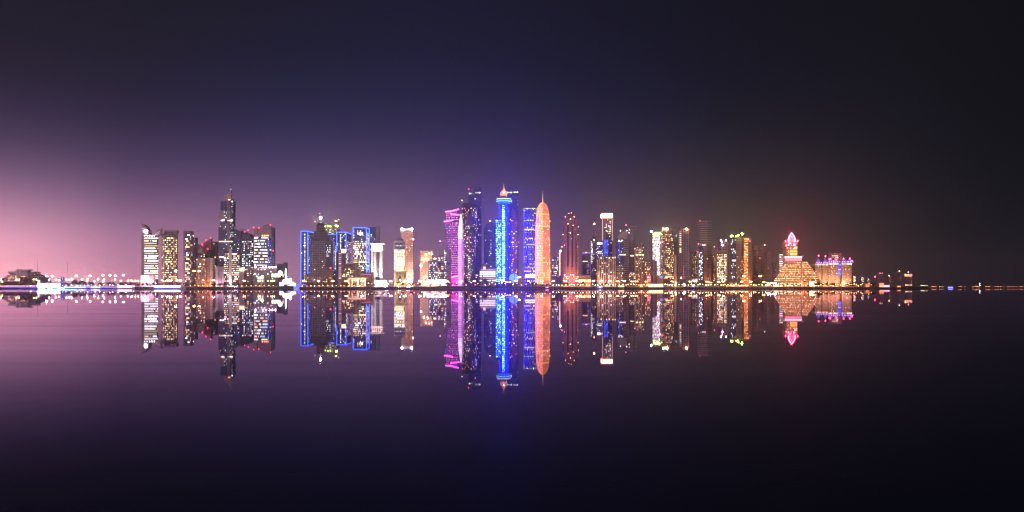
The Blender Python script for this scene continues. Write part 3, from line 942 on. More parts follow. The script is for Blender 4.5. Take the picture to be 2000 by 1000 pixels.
for px, py, s_ in ((828, 507, 60), (835.2, 506.5, 50), (822.3, 518.5, 60), (832, 496.5, 20), (838, 495, 14), (843, 497, 14), (848, 505, 12), (851, 505, 10)):
    b.beacon(px, py, 'warm', s_, 1.6, dy=-7, name='spot_lamp')
b.win(b.front(494, 550), 8, 14, 'cell', .1, ['warm', 'amber'], st=1.8)
b.flood(820, 845, 'peach', 72000, 24, 60)
b = Bld('office_block', 'blue glass office block with zigzag white floors beside a stepped stone block', 836, 855.5, 510, 2400, 22, 'office block', 'the blue glass office block')
b.body(F_blueglass, name='block_body')
b.win(b.front(512, 545), 9, 9, 'row', .5, ['white', 'cool', 'pink'], (.85, .45), 1.7, 'window_band')
b.blk('corner_pier', M_rose, 836, 838, 509, dy=-1.5, d=6)
b = Bld('stepped_block', 'stepped stone block with a square hole in its top tower and punched windows', 855, 882, 487, 2430, 24, 'office block', 'the stepped stone block')
b.body(F_stone, x0=X(858, b.D), name='block_body')
b.blk('lower_step', F_stone, 855, 866, 500, dy=-3, d=20)
b.blk('roof_step', F_stone, 858.5, 872, 484, 487.2, dy=2, d=18)
m_lilac = plain('lilac_render', (.36, .26, .40), .8)
for p0, p1, yt, yb_ in ((859.5, 864, 468, 484.1), (868.2, 870.4, 468.6, 484.1), (864, 868.2, 468, 473.5), (864, 868.2, 480, 484.1)):
    b.blk('top_frame', m_lilac, p0, p1, yt, yb_, dy=6, d=10)
b.beacon(859.6, 471, 'rose', 12, 1.4)
b.win(b.flat(855.5, 866, 502, 548, -3.1), 5, 11, 'cell', .3, ['white', 'warm'], (.5, .5), 1.8)
b.win(b.flat(867, 872, 488, 548, -.1), 2, 14, 'cell', .4, ['white', 'cool'], (.7, .45), 1.6)
b.part('blue_disc', MB().slab([(X(874 + 3.2 * math.cos(t * math.pi / 8), 2426), Z(514.5 - 4.3 * math.sin(t * math.pi / 8), 2426)) for t in range(16)], 2426, 2427), em('blue', .35))
b = Bld('market_hall', 'overbright white market hall with dark flat canopies before the stepped stone block', 827, 873, 545.5, 2300, 18, 'market', 'the overbright market hall')
b.body(M_white, name='hall_body')
b.win(b.front(546.3, 556), 15, 3, 'cell', .85, ['white', 'warm', 'pink'], (.85, .75), 4.0, 'lamp_panel')
for p0, p1 in ((829, 834), (861, 867)):
    b.blk('canopy', M_dark, p0, p1, 544, 546, dy=-2, d=6)
b.flood(827, 873, 'warm', 27000, 12, 40)

# --- magenta tower with curved tiers
b = Bld('neon_tower', 'magenta lit tower tapering downward under three curved neon roof tiers', 867, 898, 413, 2450, 32, ref='the magenta neon tower')
D = b.D
mb = MB().prism([(X(881, D), D), (X(896, D), D), (X(896, D), D + 26), (X(881, D), D + 26)], G, Z(430, D),
                [(X(867.5, D), D), (X(897.5, D), D), (X(897.5, D), D + 30), (X(867.5, D), D + 30)])
b.part('tower_body', mb, facade((.16, .08, .18), (.03, .015, .04), 4.2, 3.4, .7, .6))
b.part('upper_tier', MB().prism([(X(870, D), D + 3), (X(886, D), D + 3), (X(895, D), D + 6), (X(895, D), D + 28), (X(870, D), D + 28)], Z(432, D), Z(413, D), None,
                                [Z(413.5, D), Z(409, D), Z(409, D), Z(409, D), Z(413.5, D)]), facade((.16, .08, .18), (.03, .015, .04), 4.2, 3.4, .7, .6))
def arc(px0, y0, px1, y1, sag, k=9):
    return [(px0 + (px1 - px0) * i / k, y0 + (y1 - y0) * i / k + sag * math.sin(math.pi * i / k)) for i in range(k + 1)]
for pts, dy, r in ((arc(869.5, 413.5, 896, 408.5, .9), 1.5, 1.3), (arc(879, 417.5, 897.5, 419.8, .4), -.9, 1.2), (arc(867, 432.5, 885, 429.5, .6), -.9, 1.4), (arc(882, 541.5, 906, 538, -.7), -6, 1.7)):
    b.strip(pts, 'magenta', 12, r, dy=dy, name='neon_arc', sample=True)
b.win(b.quad((880.5, 536), (895, 536), (868.5, 434), (897, 434), -.1), 12, 29, 'cell', .86, ['magenta', 'magenta', 'violet', 'pink'], (.45, .4), 1.7)
b.win(b.flat(871.5, 895, 412, 431, 2.9), 10, 5, 'cell', .7, ['magenta', 'pink'], (.45, .4), 1.7)
b.blk('entrance_block', plain('magenta_lit_stone', (.6, .25, .5), .7), 881, 907, 541, dy=-6, d=10)  # magenta light is also put into the stone colour
b.flood(882, 906, 'magenta', 18000, 20, 30)
b = Bld('neon_spire', 'white and pink glowing spire curving to a point beside the dark round tower', 895, 907, 418, 2415, 14, ref='the white glowing spire')
D = b.D + 7
prof = [(X(1000 + 6.4, D), G)]
for py, hw in ((540, 5.2), (500, 5.5), (467, 5.6), (450, 4.9), (436, 3.6), (426, 2.2), (417.5, .3)):
    prof.append((hw * D / F, Z(py, D)))
b.part('spire_shell', MB().lathe(X(900.3, D), D, prof[:4], 14, 1, .7), lit_panel('violet_lit_shell', (.5, .3, .5), (.95, .35, .85), 1.9, 5.0, 60, .3), True)
b.part('spire_shell', MB().lathe(X(900.3, D), D, prof[3:], 14, 1, .7), lit_panel('white_lit_shell', (.6, .5, .6), (1, .72, .95), 2.8, 6.0, 60, .15), True)
b.strip([(906.8, 552), (906.8, 470)], 'magenta', 2.5, .8, dy=3)
# --- dark round tower
b = Bld('round_tower', 'dark round tower narrowing below its tilted flat disc roof, dotted with warm windows', 901, 933, 404, 2360, 40, ref='the dark round disc roofed tower')
rx = (b.x1 - b.x0) / 2
tw = lambda z: rx * (.73 + .27 * min(1, max(0, (z - 60) / 150)) ** 1.2)
cy = b.y0 + rx
b.part('tower_body', MB().lathe(b.cx, cy, [(tw(z), z) for z in [G, 40, 80, 120, 150, 180, Z(402, b.D)]], 28), F_glass, True)
b.part('disc_roof', MB().lathe(b.cx, cy, [(rx * .9, Z(404, b.D)), (rx * 1.02, Z(401, b.D)), (rx * 1.02, Z(398.5, b.D)), (rx * .9, Z(396, b.D))], 28, lean=lambda t: -t * .08), M_dark)
b.win(b.cyl(b.cx, cy, tw, Z(500, b.D), Z(405, b.D), -78, 62), 22, 27, 'row', .15, ['warm', 'amber', 'warm', 'white', 'rose'], (.85, .5), 1.7)
b.win(b.cyl(b.cx, cy, tw, Z(500, b.D), Z(415, b.D), 62, 82), 3, 26, 'cell', .4, ['blue', 'cool', 'violet'], (.8, .6), 1.8)
b.win(b.cyl(b.cx, cy, tw, Z(551, b.D), Z(500, b.D), -12, 10), 4, 15, 'cell', .6, ['warm', 'white'], (.6, .5), 1.6)
b.win(b.cyl(b.cx, cy, tw, Z(551, b.D), Z(500, b.D), -78, 62), 20, 14, 'cell', .1, ['warm', 'white'], (.6, .5), 1.6)
b.beacon(902.5, 391.5, 'white', 12, 1.2)
b = Bld('slant_tower', 'pair of tall dark slabs behind the round tower, one cut to a slanted point', 914, 941, 365, 2620, 40, ref='the pair of tall dark slabs')
b.body(F_glass, x0=X(926.5, b.D))
b.shape('slanted_slab', F_glass, [(914.5, 555), (914.5, 367), (917, 369), (922, 376), (925.5, 383), (925.5, 555)], dy=-4, d=34)
b.beacon(915.3, 369.5, 'red', 8, 1.6, dy=-5)
b.win(b.flat(928, 938.5, 374.5, 378, -.1), 4, 1, 'full', 1, 'white', (.8, .7), 2.0, 'window_band')
b.win(b.flat(915.5, 923, 376, 380, -4.1), 3, 1, 'cell', .8, 'white', (.7, .6), 1.6)
b.win(b.flat(927, 940.5, 382, 548, -.1), 6, 40, 'row', .09, ['white', 'warm', 'rose', 'blue'], (.8, .45), 1.4)
# --- hazy blue towers
b = Bld('distant_tower', 'hazy blue stepped tower behind the white striped block', 945, 957, 443, 3000, 40, ref='the hazy blue stepped tower')
b.body(F_blueglass)
b.blk('roof_step', F_blueglass, 948.5, 955, 438, 443.2, dy=6, d=20)
b.win(b.front(448, 540), 5, 24, 'cell', .05, ['cool', 'white'])
b = Bld('distant_tower', 'hazy blue tower with a pointed top and a tip light beside the blue ringed tower', 955.5, 970, 440, 2900, 36)
b.body(F_blueglass)
b.part('roof_crown', MB().prism([(b.x0, b.y0), (b.x1, b.y0), (b.x1, b.y1), (b.x0, b.y1)], b.z1, Z(431, b.D), None, [Z(432, b.D), Z(438, b.D), Z(438, b.D), Z(432, b.D)]), F_blueglass)
b.beacon(957, 431.5, 'white', 10, 1.6)
b.win(b.flat(955.5, 960, 446, 540, -.1), 2, 26, 'cell', .2, ['cool', 'white'])
b = Bld('striped_block', 'wide white block with lit horizontal stripes beside the big shore tree', 937, 968, 523, 2380, 22, 'office block', 'the white striped block')
b.body(M_grey, name='block_body')
b.win(b.front(525, 550), 14, 6, 'row', .93, ['white', 'white', 'pink'], (.95, .5), 1.7, 'window_band')
b.blk('roof_block', M_grey, 941, 949, 515, 523.2, dy=6, d=12)
b.blk('roof_cube', em('pink', 2.4), 944, 948.2, 521, 526, dy=-1.2, d=2)

# --- blue ringed tower
b = Bld('ringed_tower', 'bright blue ringed tower with a saucer deck and an orange crown and spire', 968, 992, 396, 2350, 24, ref='the blue ringed tower')
D = b.D
m_bt = facade((.06, .10, .30), (.02, .04, .16), 4.2, 3.0, .8, .6)
b.blk('slab_wing', m_bt, 968, 979.5, 425.5, dy=2, d=20)
cxr, cyr, rr = X(984, D + 9), D + 9, 7.0 * (D + 9) / F
b.part('shaft', MB().lathe(cxr, cyr, [(rr, G), (rr, Z(396, D))], 20), m_bt)
b.win(b.flat(968.4, 979, 429, 551, 1.9), 5, 34, 'full', 1, ['cyan', 'sky', 'cyan', 'azure'], (.6, .45), 7)
b.win(b.cyl(cxr, cyr, rr, Z(551, D), Z(400, D), -26, 22), 2, 42, 'full', 1, ['cyan', 'cyan', 'sky'], (.75, .5), 8)
for k in range(38):
    z = Z(549 - k * 3.95, D)
    b.part('balcony_ring', MB().lathe(cxr, cyr, [(rr + .2, z), (rr + 2.1, z + .2), (rr + 2.1, z + 1.0), (rr + .2, z + 1.1)], 18), em('deep', 140.0, True))
b.part('saucer_deck', MB().lathe(cxr, cyr, [(rr, Z(398.5, D)), (rr + 5, Z(396, D)), (rr + 9, Z(393.2, D)), (rr + 9.6, Z(390, D)), (rr + 8.5, Z(388.2, D)), (rr + 2, Z(386.5, D))], 24), m_bt)
for py, r_, c, s_ in ((396.2, rr + 5.5, 'sky', 3), (392.8, rr + 9.8, 'cyan', 3.2), (390, rr + 10.2, 'sky', 3), (388, rr + 8.8, 'cool', 3)):
    b.part('light_ring', MB().lathe(cxr, cyr, [(r_ - 1, Z(py + .5, D)), (r_, Z(py + .5, D)), (r_, Z(py - .5, D)), (r_ - 1, Z(py - .5, D))], 24), em(c, s_))
b.part('roof_drum', MB().lathe(cxr, cyr, [(7, Z(387, D)), (7, Z(381.5, D))], 16), M_dark)
crown = lit_panel('orange_lit_crown', (.4, .2, .15), (1, .34, .18), 2.4, 3.0, 3.0, .3)
b.part('roof_crown', MB().lathe(cxr, cyr, [(8.2, Z(382.5, D)), (9, Z(376, D)), (7.4, Z(373.5, D)), (4.4, Z(371.5, D)), (2.2, Z(369, D)), (1.2, Z(366, D))], 10), crown)
b.part('spire', MB().tube([(cxr, cyr, Z(367, D)), (cxr, cyr, Z(357.5, D))], .9, 6, .2), em('amber', 2.6))
b.beacon(984, 375.5, 'white', 10, 1.8, dy=-1, name='crown_lamp')
# --- dark twin with brown curved front
b = Bld('slant_tower', 'dark glass twin slabs behind the blue ringed tower with a brown curved front', 987, 1014, 365, 2560, 44, ref='the dark twin slabs with the brown front')
b.body(F_glass, x0=X(987, b.D), x1=X(1000.5, b.D))
b.shape('slanted_slab', F_glass, [(1001, 555), (1001, 377), (1005, 372), (1012.5, 366.3), (1013, 555)], dy=-3, d=36)
b.shape('curved_front', facade((.34, .13, .14), (.05, .02, .03), 4.2, 3.0, .6, .6), [(998.5, 553), (998.5, 412), (1001, 407), (1005, 411), (1009, 422), (1011, 440), (1011, 553)], dy=-9, d=6)
for py, pp in ((376, (989, 1000)), (375.5, (1003, 1012))):
    b.win(b.flat(*pp, py - 1.4, py + 1.2, -3.2), 4, 1, 'full', 1, ['white', 'cool'], (.8, .8), 1.6, 'window_band')
b.win(b.flat(999, 1010.5, 425, 542, -9.1), 7, 28, 'row', .24, ['pink', 'rose', 'white', 'amber'], (.8, .45), 1.4)
b.win(b.flat(988, 1000, 382, 545, -.1), 6, 40, 'row', .12, ['white', 'cool', 'warm', 'rose'], (.8, .5), 1.5)
b.win(b.flat(1002, 1012, 380, 408, -3.1), 4, 8, 'cell', .1, ['white', 'cool'])
b.beacon(1012.8, 473, 'red', 10, 1.5)
b = Bld('globe_building', 'pale blue lit globe with a dark sweeping canopy at the foot of the twin slabs', 994, 1013, 534, 2300, 20, 'globe', 'the pale blue globe')
D = b.D
gr = 9.2 * D / F
gc = (X(1003.5, D), D + gr, Z(543.3, D))
b.part('globe_shell', MB().ball(gc, gr, 20, 12), lit_panel('blue_lit_shell', (.3, .5, .7), (.25, .62, 1.0), .95, 3.2, 3.2, .12, .4), True)
b.part('canopy', MB().slab([(X(985, D), Z(549, D)), (X(987, D), Z(547, D)), (X(999, D), Z(547.5, D)), (X(1000, D), Z(549.5, D))], D - 5, D + 3), M_dark)
b.blk('entrance_block', M_rose, 1004, 1012, 550, dy=-3, d=8)
b.win(b.flat(987, 998, 549.5, 552, -5), 5, 1, 'full', 1, 'warm', (.6, .7), 3)

# --- hyperboloid lattice tower
b = Bld('lattice_tower', 'violet blue waisted tower wrapped in a diagonal lattice under a white rim', 1022, 1048, 408, 2420, 30, ref='the waisted lattice tower')
D = b.D + 15
cxl = X(1035, D)
zt, zb = Z(408, D), G
def rl(z):
    t = (z - zb) / (zt - zb)
    hw = 11.3 + 1.9 * ((t - .42) / .58) ** 2 * (1 if t > .42 else .6)
    return hw * D / F
b.part('tower_body', MB().lathe(cxl, D, [(rl(zb + (zt - zb) * k / 10), zb + (zt - zb) * k / 10) for k in range(11)], 26), facade((.05, .05, .14), (.015, .015, .06), 4.4, 3.4, .8, .7), True)
lat = MB()
for s_ in (1, -1):
    for k in range(14):
        pts = []
        for q in range(9):
            z = zb + (zt - zb) * q / 8
            t = 2 * math.pi * k / 14 + s_ * q / 8 * 2.6
            pts.append((cxl + (rl(z) + .4) * math.cos(t), D + (rl(z) + .4) * math.sin(t), z))
        lat.tube(pts, .55, 4)
b.part('lattice', lat, plain('lattice_steel', (.30, .28, .42), .4))
b.win(b.cyl(cxl, D, lambda z: rl(z) + .6, Z(551, D), Z(410, D), -80, 70), 12, 30, 'cell', .45, ['violet', 'cool', 'cool', 'blue'], (.4, .45), 1.4, 'lattice_lamp')
for py, n_ in ((449, 1), (466, 1), (478, 1), (523, 2), (530, 2), (537, 1), (541, 1)):
    b.win(b.cyl(cxl, D, lambda z: rl(z) + .3, Z(py + 1.3, D), Z(py - 1.3, D), -60, 72), 9, 1, 'row', .8, ['warm', 'white', 'pink'], (.9, .8), 2.0, 'window_band')
b.part('roof_rim', MB().lathe(cxl, D, [(rl(zt) + .8, zt - 1.6), (rl(zt) + .8, zt + .6)], 26), em('cool', .9))
for k in range(4):
    b.beacon(1030 + k * 4, 407.5, 'white', 12, 1.2, dy=-1, name='rim_lamp')
# --- orange bullet tower
b = Bld('bullet_tower', 'glowing orange bullet shaped tower with white floor bands and a needle spire', 1045, 1075, 395, 2340, 40, ref='the glowing orange bullet tower')
D = b.D + 20
cxb = X(1060, D)
s_ = D / F
pts = [(555, 14.8), (520, 14.7), (480, 14.5), (450, 14.0), (430, 13.3), (420, 12.7), (411, 11.6), (405, 9.9), (400, 7.3), (397, 4.6), (395.3, 1.6)]
prof = [(hw * s_, Z(py, D)) for py, hw in pts]
b.part('tower_body', MB().lathe(cxb, D, prof, 36), lit_panel('orange_lit_screen', (.35, .14, .07), (1, .265, .09), 3.9, 4.2, 3.4, .3, .6), True)
b.part('spire', MB().tube([(cxb, D, Z(396, D)), (cxb, D, Z(388, D)), (cxb, D, Z(373, D))], 1.6, 8, .15), em('warm', 1.4))
def rb(z):
    for (r0_, z0_), (r1_, z1_) in zip(prof, prof[1:]):
        if z0_ <= z <= z1_:
            return r0_ + (r1_ - r0_) * (z - z0_) / (z1_ - z0_)
    return prof[-1][0]
for py, h, st_ in ((419, 1.0, 3.0), (443, 1.1, 3.4), (513, .9, 3.0), (470, .5, 1.6), (488, .4, 1.4)):
    za, zc = Z(py + h, D), Z(py - h, D)
    b.part('floor_band', MB().lathe(cxb, D, [(rb(za) + .25, za), (rb(zc) + .25, zc)], 36), em('amber', st_))
b.win(b.cyl(cxb, D, lambda z: rb(z) + .2, Z(551, D), Z(425, D), -70, 70), 26, 34, 'row', .10, ['amber', 'warm'], (.9, .5), 2.2)
for px, py in ((1074, 432), (1075.5, 530)):
    b.beacon(px, py, 'amber', 10, 1.2, dy=18)

# blue lit quay edge along the western shore
for p0, p1, c, st, lab in ((4, 72, 'blue', 1.2, 'dim blue light strip along the quay before the stepped grey hotel'), (126, 150, 'cyan', 9, 'bright cyan light strip on the quay just east of the fairground hall'),
                           (150, 205, 'blue', 7, 'long blue light strip on the quay under the western tree clumps'), (206, 262, 'violet', 2.2, 'faint violet light strip on the quay below the western light masts')):
    D = 2199
    r0 = thing('quay_light', lab, 'light strip', (X((p0 + p1) / 2, D), D, 2.6), 'light strips on the western quay')
    MB().tube([(X(p0, D), D, 2.6), (X(p1, D), D, 2.6)], .7, 5).build('strip_tube', em(c, st, True), r0)
    for k in range(4):
        q = p0 + (p1 - p0) * (k + .5) / 4
        MB().box(X(q, D) - .3, X(q, D) + .3, D, D + 1.2, 2.2, 3.4).build('bracket', M_steel, r0)

# --- hazy grey slab, white lit slim tower
b = Bld('distant_tower', 'hazy grey slab with a few lit rows between the bullet tower and the brown tower', 1078, 1092, 502, 2700, 30, ref='the hazy grey slab')
b.body(F_grey)
b.win(b.front(506, 540), 6, 9, 'row', .4, ['white', 'warm'], (.8, .45), 1.2)
b.beacon(1090, 503.5, 'violet', 8, 1.6)
b = Bld('slim_tower', 'slim pale tower with one glowing vertical edge and a tip lamp', 1090.5, 1098, 492, 2600, 20, ref='the slim pale tower')
b.body(M_rose)
b.strip([(1093.3, 538), (1093.3, 492)], 'warm', 2.6, 1.3)
b.beacon(1094.8, 490, 'white', 24, 1.8)
b.beacon(1097.5, 482, 'amber', 9, 1.5)
# --- brown grand tower
b = Bld('grand_tower', 'massive brown stone tower with rounded stepped shoulders and dark glass slots', 1098.5, 1131, 441, 2400, 40, ref='the massive brown tower')
D = b.D
M_br = facade((.36, .17, .125), (.03, .015, .015), 4.2, 3.2, .42, .55)
b.body(M_br, x1=X(1130, D))
b.blk('upper_shaft', M_br, 1101, 1128.5, 430, 441.2, dy=4, d=34)
b.blk('upper_shaft', M_br, 1105, 1124.5, 424, 430.2, dy=8, d=26)
b.part('dome', MB().lathe(X(1114.5, D + 18), D + 18, [(11.5, Z(424, D)), (11.2, Z(420, D)), (8.5, Z(417.5, D)), (4, Z(415.6, D)), (.4, Z(414.8, D))], 18), M_br, True)
for px, py, r_ in ((1102.5, 431, 3.2), (1126.5, 430, 3.2), (1107, 421.5, 3.4), (1122, 421.5, 3.4)):
    b.part('corner_dome', MB().lathe(X(px, D + 4), D + 4, [(r_, Z(py + 10, D)), (r_, Z(py, D)), (r_ * .7, Z(py - 1.6, D)), (.3, Z(py - 2.6, D))], 10), M_br, True)
m_slot = plain('slot_glass', (.02, .02, .03), .15)
for p0, p1, yt, yb_ in ((1099.2, 1101, 440, 462), (1107.5, 1111, 440, 520), (1116.5, 1119.6, 440, 522), (1128.3, 1129.8, 442, 470), (1103, 1104.3, 470, 540), (1124.6, 1126, 470, 540), (1112.2, 1113, 458, 545), (1099, 1100.4, 485, 545)):
    b.blk('glass_slot', m_slot, p0, p1, yt, yb_, dy=-.7, d=1.2)
for p0, p1, yt in ((1104.5, 1107, 458), (1111.5, 1116, 458), (1120, 1123.5, 458)):
    b.blk('pilaster', plain('brown_stone', (.38, .19, .14), .8), p0, p1, yt, dy=-1.8, d=2.5)
for px, py, s_ in ((1099.6, 458, 8), (1129, 458, 8), (1114.2, 428, 14), (1114.2, 455, 10), (1104.2, 423.5, 7), (1116, 415.5, 6), (1121.5, 423.5, 7), (1111, 416.5, 5), (1109.5, 437, 8), (1119.5, 440, 5), (1129.8, 443, 5)):
    b.beacon(px, py, 'warm', s_, 1.1)
b.win(b.front(446, 540), 18, 30, 'cell', .035, ['white', 'warm'], (.5, .45), 1.4)
b.win(b.flat(1099.5, 1130, 535, 546, -2), 11, 3, 'cell', .45, ['white', 'warm'], (.5, .5), 2.2)
b.win(b.flat(1111.5, 1117, 546.5, 549.5, -2), 2, 1, 'full', 1, 'magenta', (.8, .8), 2)
b.flood(1099, 1130, 'rust', 90000, 40, 52)
b = Bld('office_tower', 'flat grey tower with a violet roof line and one lit row', 1136, 1153.5, 494, 2620, 28, ref='the flat grey tower with the violet roof line')
b.body(F_grey)
b.side_strip([(b.x0, b.y0 - .5, b.z1), (b.x1, b.y0 - .5, b.z1)], 'violet', 3, .8)
b.beacon(1144.6, 493, 'rose', 9, 1.5)
b.win(b.flat(1138, 1148, 509, 512, -.1), 5, 1, 'row', .9, 'warm', (.9, .6), 1.6, 'window_band')
b.win(b.flat(1147, 1151, 512, 535, -.1), 2, 9, 'cell', .6, 'violet', (.7, .5), 1.0)
b = Bld('lit_hall', 'low orange lit hall with a pale roof between the brown tower and the spired tower', 1130, 1153.5, 545, 2330, 18, 'hall', 'the orange lit hall')
b.body(M_beige, name='hall_body')
b.shape('hall_roof', M_beige, [(1131.5, 538), (1152.5, 538), (1153.5, 545), (1130, 545)], dy=3, d=14)
b.win(b.front(545.8, 551.5), 12, 1, 'full', 1, ['warm', 'amber'], (.93, .85), 4.5, 'lamp_panel')
b.flood(1130, 1153, 'amber', 18000, 14, 40)
# --- spired tower and its neighbours
b = Bld('spired_tower', 'dark tower with a tall cone spire tipped by an orange star lamp', 1152.5, 1166, 466, 2430, 22, ref='the cone spired tower')
D = b.D
b.body(F_glass)
for p0, p1 in ((1156.5, 1159.2), (1161.2, 1164.6)):
    b.shape('cone_fin', M_grey, [(p0, 463), (p0 + (.8 if p0 < 1158 else 0), 455), (1160 + (p0 > 1158) * .6, 444), (1160.6, 444), (p1, 455), (p1, 463)], dy=4, d=8)
b.part('cone_spire', MB().lathe(X(1160.4, D + 11), D + 11, [(6, Z(466, D)), (4.6, Z(455, D)), (1.4, Z(444, D)), (.4, Z(438, D))], 10), F_glass)
b.beacon(1160.3, 437.2, 'amber', 60, 1.9, dy=10, name='tip_lamp')
b.win(b.flat(1154, 1158, 470, 515, -.1), 2, 18, 'cell', .6, ['cool', 'white'], (.8, .5), 1.6)
b.win(b.front(468, 550), 5, 24, 'cell', .1, ['white', 'warm'], st=1.4)
b.beacon(1160.5, 468.5, 'amber', 14, 1.6)
b = Bld('office_tower', 'pale lit tower with a white roof band and violet side beside the cone spire', 1162, 1180, 470, 2500, 26, ref='the pale tower with the white roof band')
b.body(F_blueglass)
b.win(b.flat(1164, 1178, 473, 478, -.1), 4, 1, 'full', 1, ['white', 'pink'], (.95, .8), 2.6, 'window_band')
b.win(b.flat(1164, 1175, 490, 497, -.1), 4, 2, 'row', .9, ['warm', 'white'], (.95, .5), 2.0, 'window_band')
b.win(b.flat(1164, 1172, 508, 512, -.1), 4, 1, 'row', .9, ['white'], (.95, .5), 1.8, 'window_band')
b.win(b.flat(1166, 1179, 480, 548, -.1), 7, 20, 'cell', .13, ['violet', 'cool', 'white'], (.6, .5), 1.5)
b = Bld('crowned_tower', 'tall beige tower under a square crown glowing white', 1176, 1198, 427, 2560, 30, ref='the tower with the glowing square crown')
b.body(facade((.40, .30, .28), (.03, .025, .03), 4.2, 3.2, .55, .6))
b.blk('roof_crown', em('ember', 16, True), 1175.5, 1196.5, 417.2, 424.5, dy=-2, d=30)
b.blk('crown_cap', M_white, 1176, 1196, 416.2, 417.2, dy=-1, d=28)
b.blk('crown_soffit', em('amber', 2.4), 1177, 1195, 424.5, 427, dy=-.5, d=26)
for p0 in (1176, 1179, 1193, 1195.6):
    b.blk('pilaster', M_beige, p0, p0 + 1, 427, dy=-1.2, d=2)
for p0 in (1176.2, 1195.4):
    b.strip([(p0 + .5, 470), (p0 + .5, 428)], 'peach', 1.3, .8, dy=-1.8)  # glow laid on the outer pilasters to imitate their lit edges
b.blk('dark_bay', F_glass, 1183.5, 1195.5, 453, dy=-2.5, d=3)
b.win(b.flat(1180.5, 1193, 428, 452, -.1), 5, 8, 'cell', .2, ['warm', 'white'], st=1.6)
b.win(b.flat(1185, 1195, 450, 458, -2.6), 5, 2, 'row', .6, ['yellow', 'white'], (.85, .5), 1.8)
b.win(b.flat(1179.5, 1187.5, 468, 500, -2.8), 3, 11, 'full', 1, 'blue', (.5, .55), 2.6, 'facade_lamp')
b.win(b.flat(1184, 1195, 460, 505, -2.6), 4, 14, 'cell', .13, ['violet', 'warm'], st=1.3)
b = Bld('arched_office', 'cream stepped office framed by tall pale columns and an arch crown', 1167, 1203.5, 506, 2340, 24, 'office block', 'the cream stepped columned office')
D = b.D
b.body(F_darktan, x0=X(1167, D), x1=X(1202, D), name='block_body')
b.blk('roof_step', F_darktan, 1173, 1179, 499, 506.2, dy=3, d=16)
b.blk('roof_step', F_darktan, 1187.5, 1199, 502, 506.2, dy=3, d=16)
m_col = plain('cream_column', (.66, .52, .38), .7)
for p0, yt in ((1167.3, 508), (1170.2, 506), (1174, 500), (1178.3, 500), (1182.6, 510), (1187.4, 504), (1190.2, 508), (1194.6, 508), (1197.6, 504), (1201.2, 509)):
    b.blk('column', m_col, p0, p0 + 1.2, yt, dy=-2.4, d=3)
b.strip([(1190.6, 512)] + [(1192.8 - 2.2 * math.cos(t * math.pi / 6), 510 - 3.2 * math.sin(t * math.pi / 6)) for t in range(7)] + [(1195, 512)], 'warm', .8, .7, dy=-2.6, name='arch_molding')
for yt, p0, p1 in ((517.5, 1168, 1186), (505.2, 1173, 1179.5), (502, 1187, 1199)):
    b.blk('cornice', m_col, p0, p1, yt, yt + 1.1, dy=-3, d=3)
for px, py in ((1174, 504), (1190, 504), (1197, 503.5), (1185, 503), (1201.6, 503)):
    b.beacon(px, py, 'warm', 9, 1.0, dy=-4)
b.win(b.flat(1168, 1202, 512, 548, -.1), 14, 10, 'cell', .16, ['warm', 'yellow', 'white'], st=1.5)
b.win(b.flat(1167, 1171, 530, 549, -2.9), 2, 2, 'full', 1, 'warm', (.3, .98), 1.8)
b.flood(1167, 1202, 'peach', 30000, 16, 56)
# --- blue dark tower with quarter round crown
b = Bld('curved_roof_tower', 'dark blue tower with a beige quarter round crown and ribbed side', 1203, 1227, 466, 2440, 30, ref='the tower with the quarter round crown')
D = b.D
b.body(F_glass, x1=X(1218, D))
b.blk('ribbed_side', facade((.34, .24, .18), (.02, .015, .015), 5.4, 40, .96, .5), 1217.5, 1226, 466, dy=1, d=26)
b.shape('roof_crown', plain('beige_panel', (.46, .33, .26), .7), [(1206, 466)] + [(1224 - 17 * math.cos(t * math.pi / 16), 466 - 14.5 * math.sin(t * math.pi / 16)) for t in range(1, 9)] + [(1224, 466)], dy=5, d=16)
b.strip([(1209.5, 497), (1209.5, 474)], 'blue', 1.2, .8)
b.win(b.flat(1207, 1217, 468, 473, -.1), 5, 2, 'row', .8, ['white', 'cool'], (.9, .5), 2.0, 'window_band')
b.win(b.flat(1204, 1217, 480, 548, -.1), 7, 20, 'cell', .13, ['violet', 'white', 'cool'], (.6, .5), 1.5)
b.win(b.flat(1210, 1222, 496, 499, -.1), 5, 1, 'row', .8, ['white'], (.9, .7), 1.5, 'window_band')
for px, py in ((1211.8, 451, ), (1224, 450)):
    b.beacon(px, py, 'white', 9, 1.2)
b.beacon(1222.7, 439.5, 'rose', 7, 1.2)
b = Bld('office_block', 'tan banded block at the foot of the quarter round crowned tower', 1202.5, 1217, 519, 2345, 20, 'office block')
b.body(facade((.40, .27, .2), (.015, .012, .012), 5.2, 40, .95, .45), name='block_body')
b.win(b.front(522, 550), 6, 6, 'row', .25, ['white', 'warm'], (.9, .45), 1.3)
b = Bld('office_tower', 'grey ribbed tower with two ledges and a small pyramid cap', 1226, 1243, 443, 2720, 28, ref='the ribbed tower with the pyramid cap')
b.body(facade((.30, .24, .24), (.05, .04, .045), 60, 3.6, .5, .96))
b.part('roof_cap', MB().prism([(b.x0 + 3, b.y0 + 3), (b.x1 - 3, b.y0 + 3), (b.x1 - 3, b.y1 - 3), (b.x0 + 3, b.y1 - 3)], b.z1, Z(436.5, b.D), [(b.cx - 1, b.y0 + 13), (b.cx + 1, b.y0 + 13), (b.cx + 1, b.y0 + 15), (b.cx - 1, b.y0 + 15)]), M_grey)
for yt in (441.5, 448.5):
    b.blk('ledge', M_beige, 1226, 1243.5, yt, yt + 1.2, dy=-2, d=32)
b.beacon(1229.5, 449, 'white', 9, 1.3)
b.beacon(1228.7, 454.5, 'white', 8, 1.3)
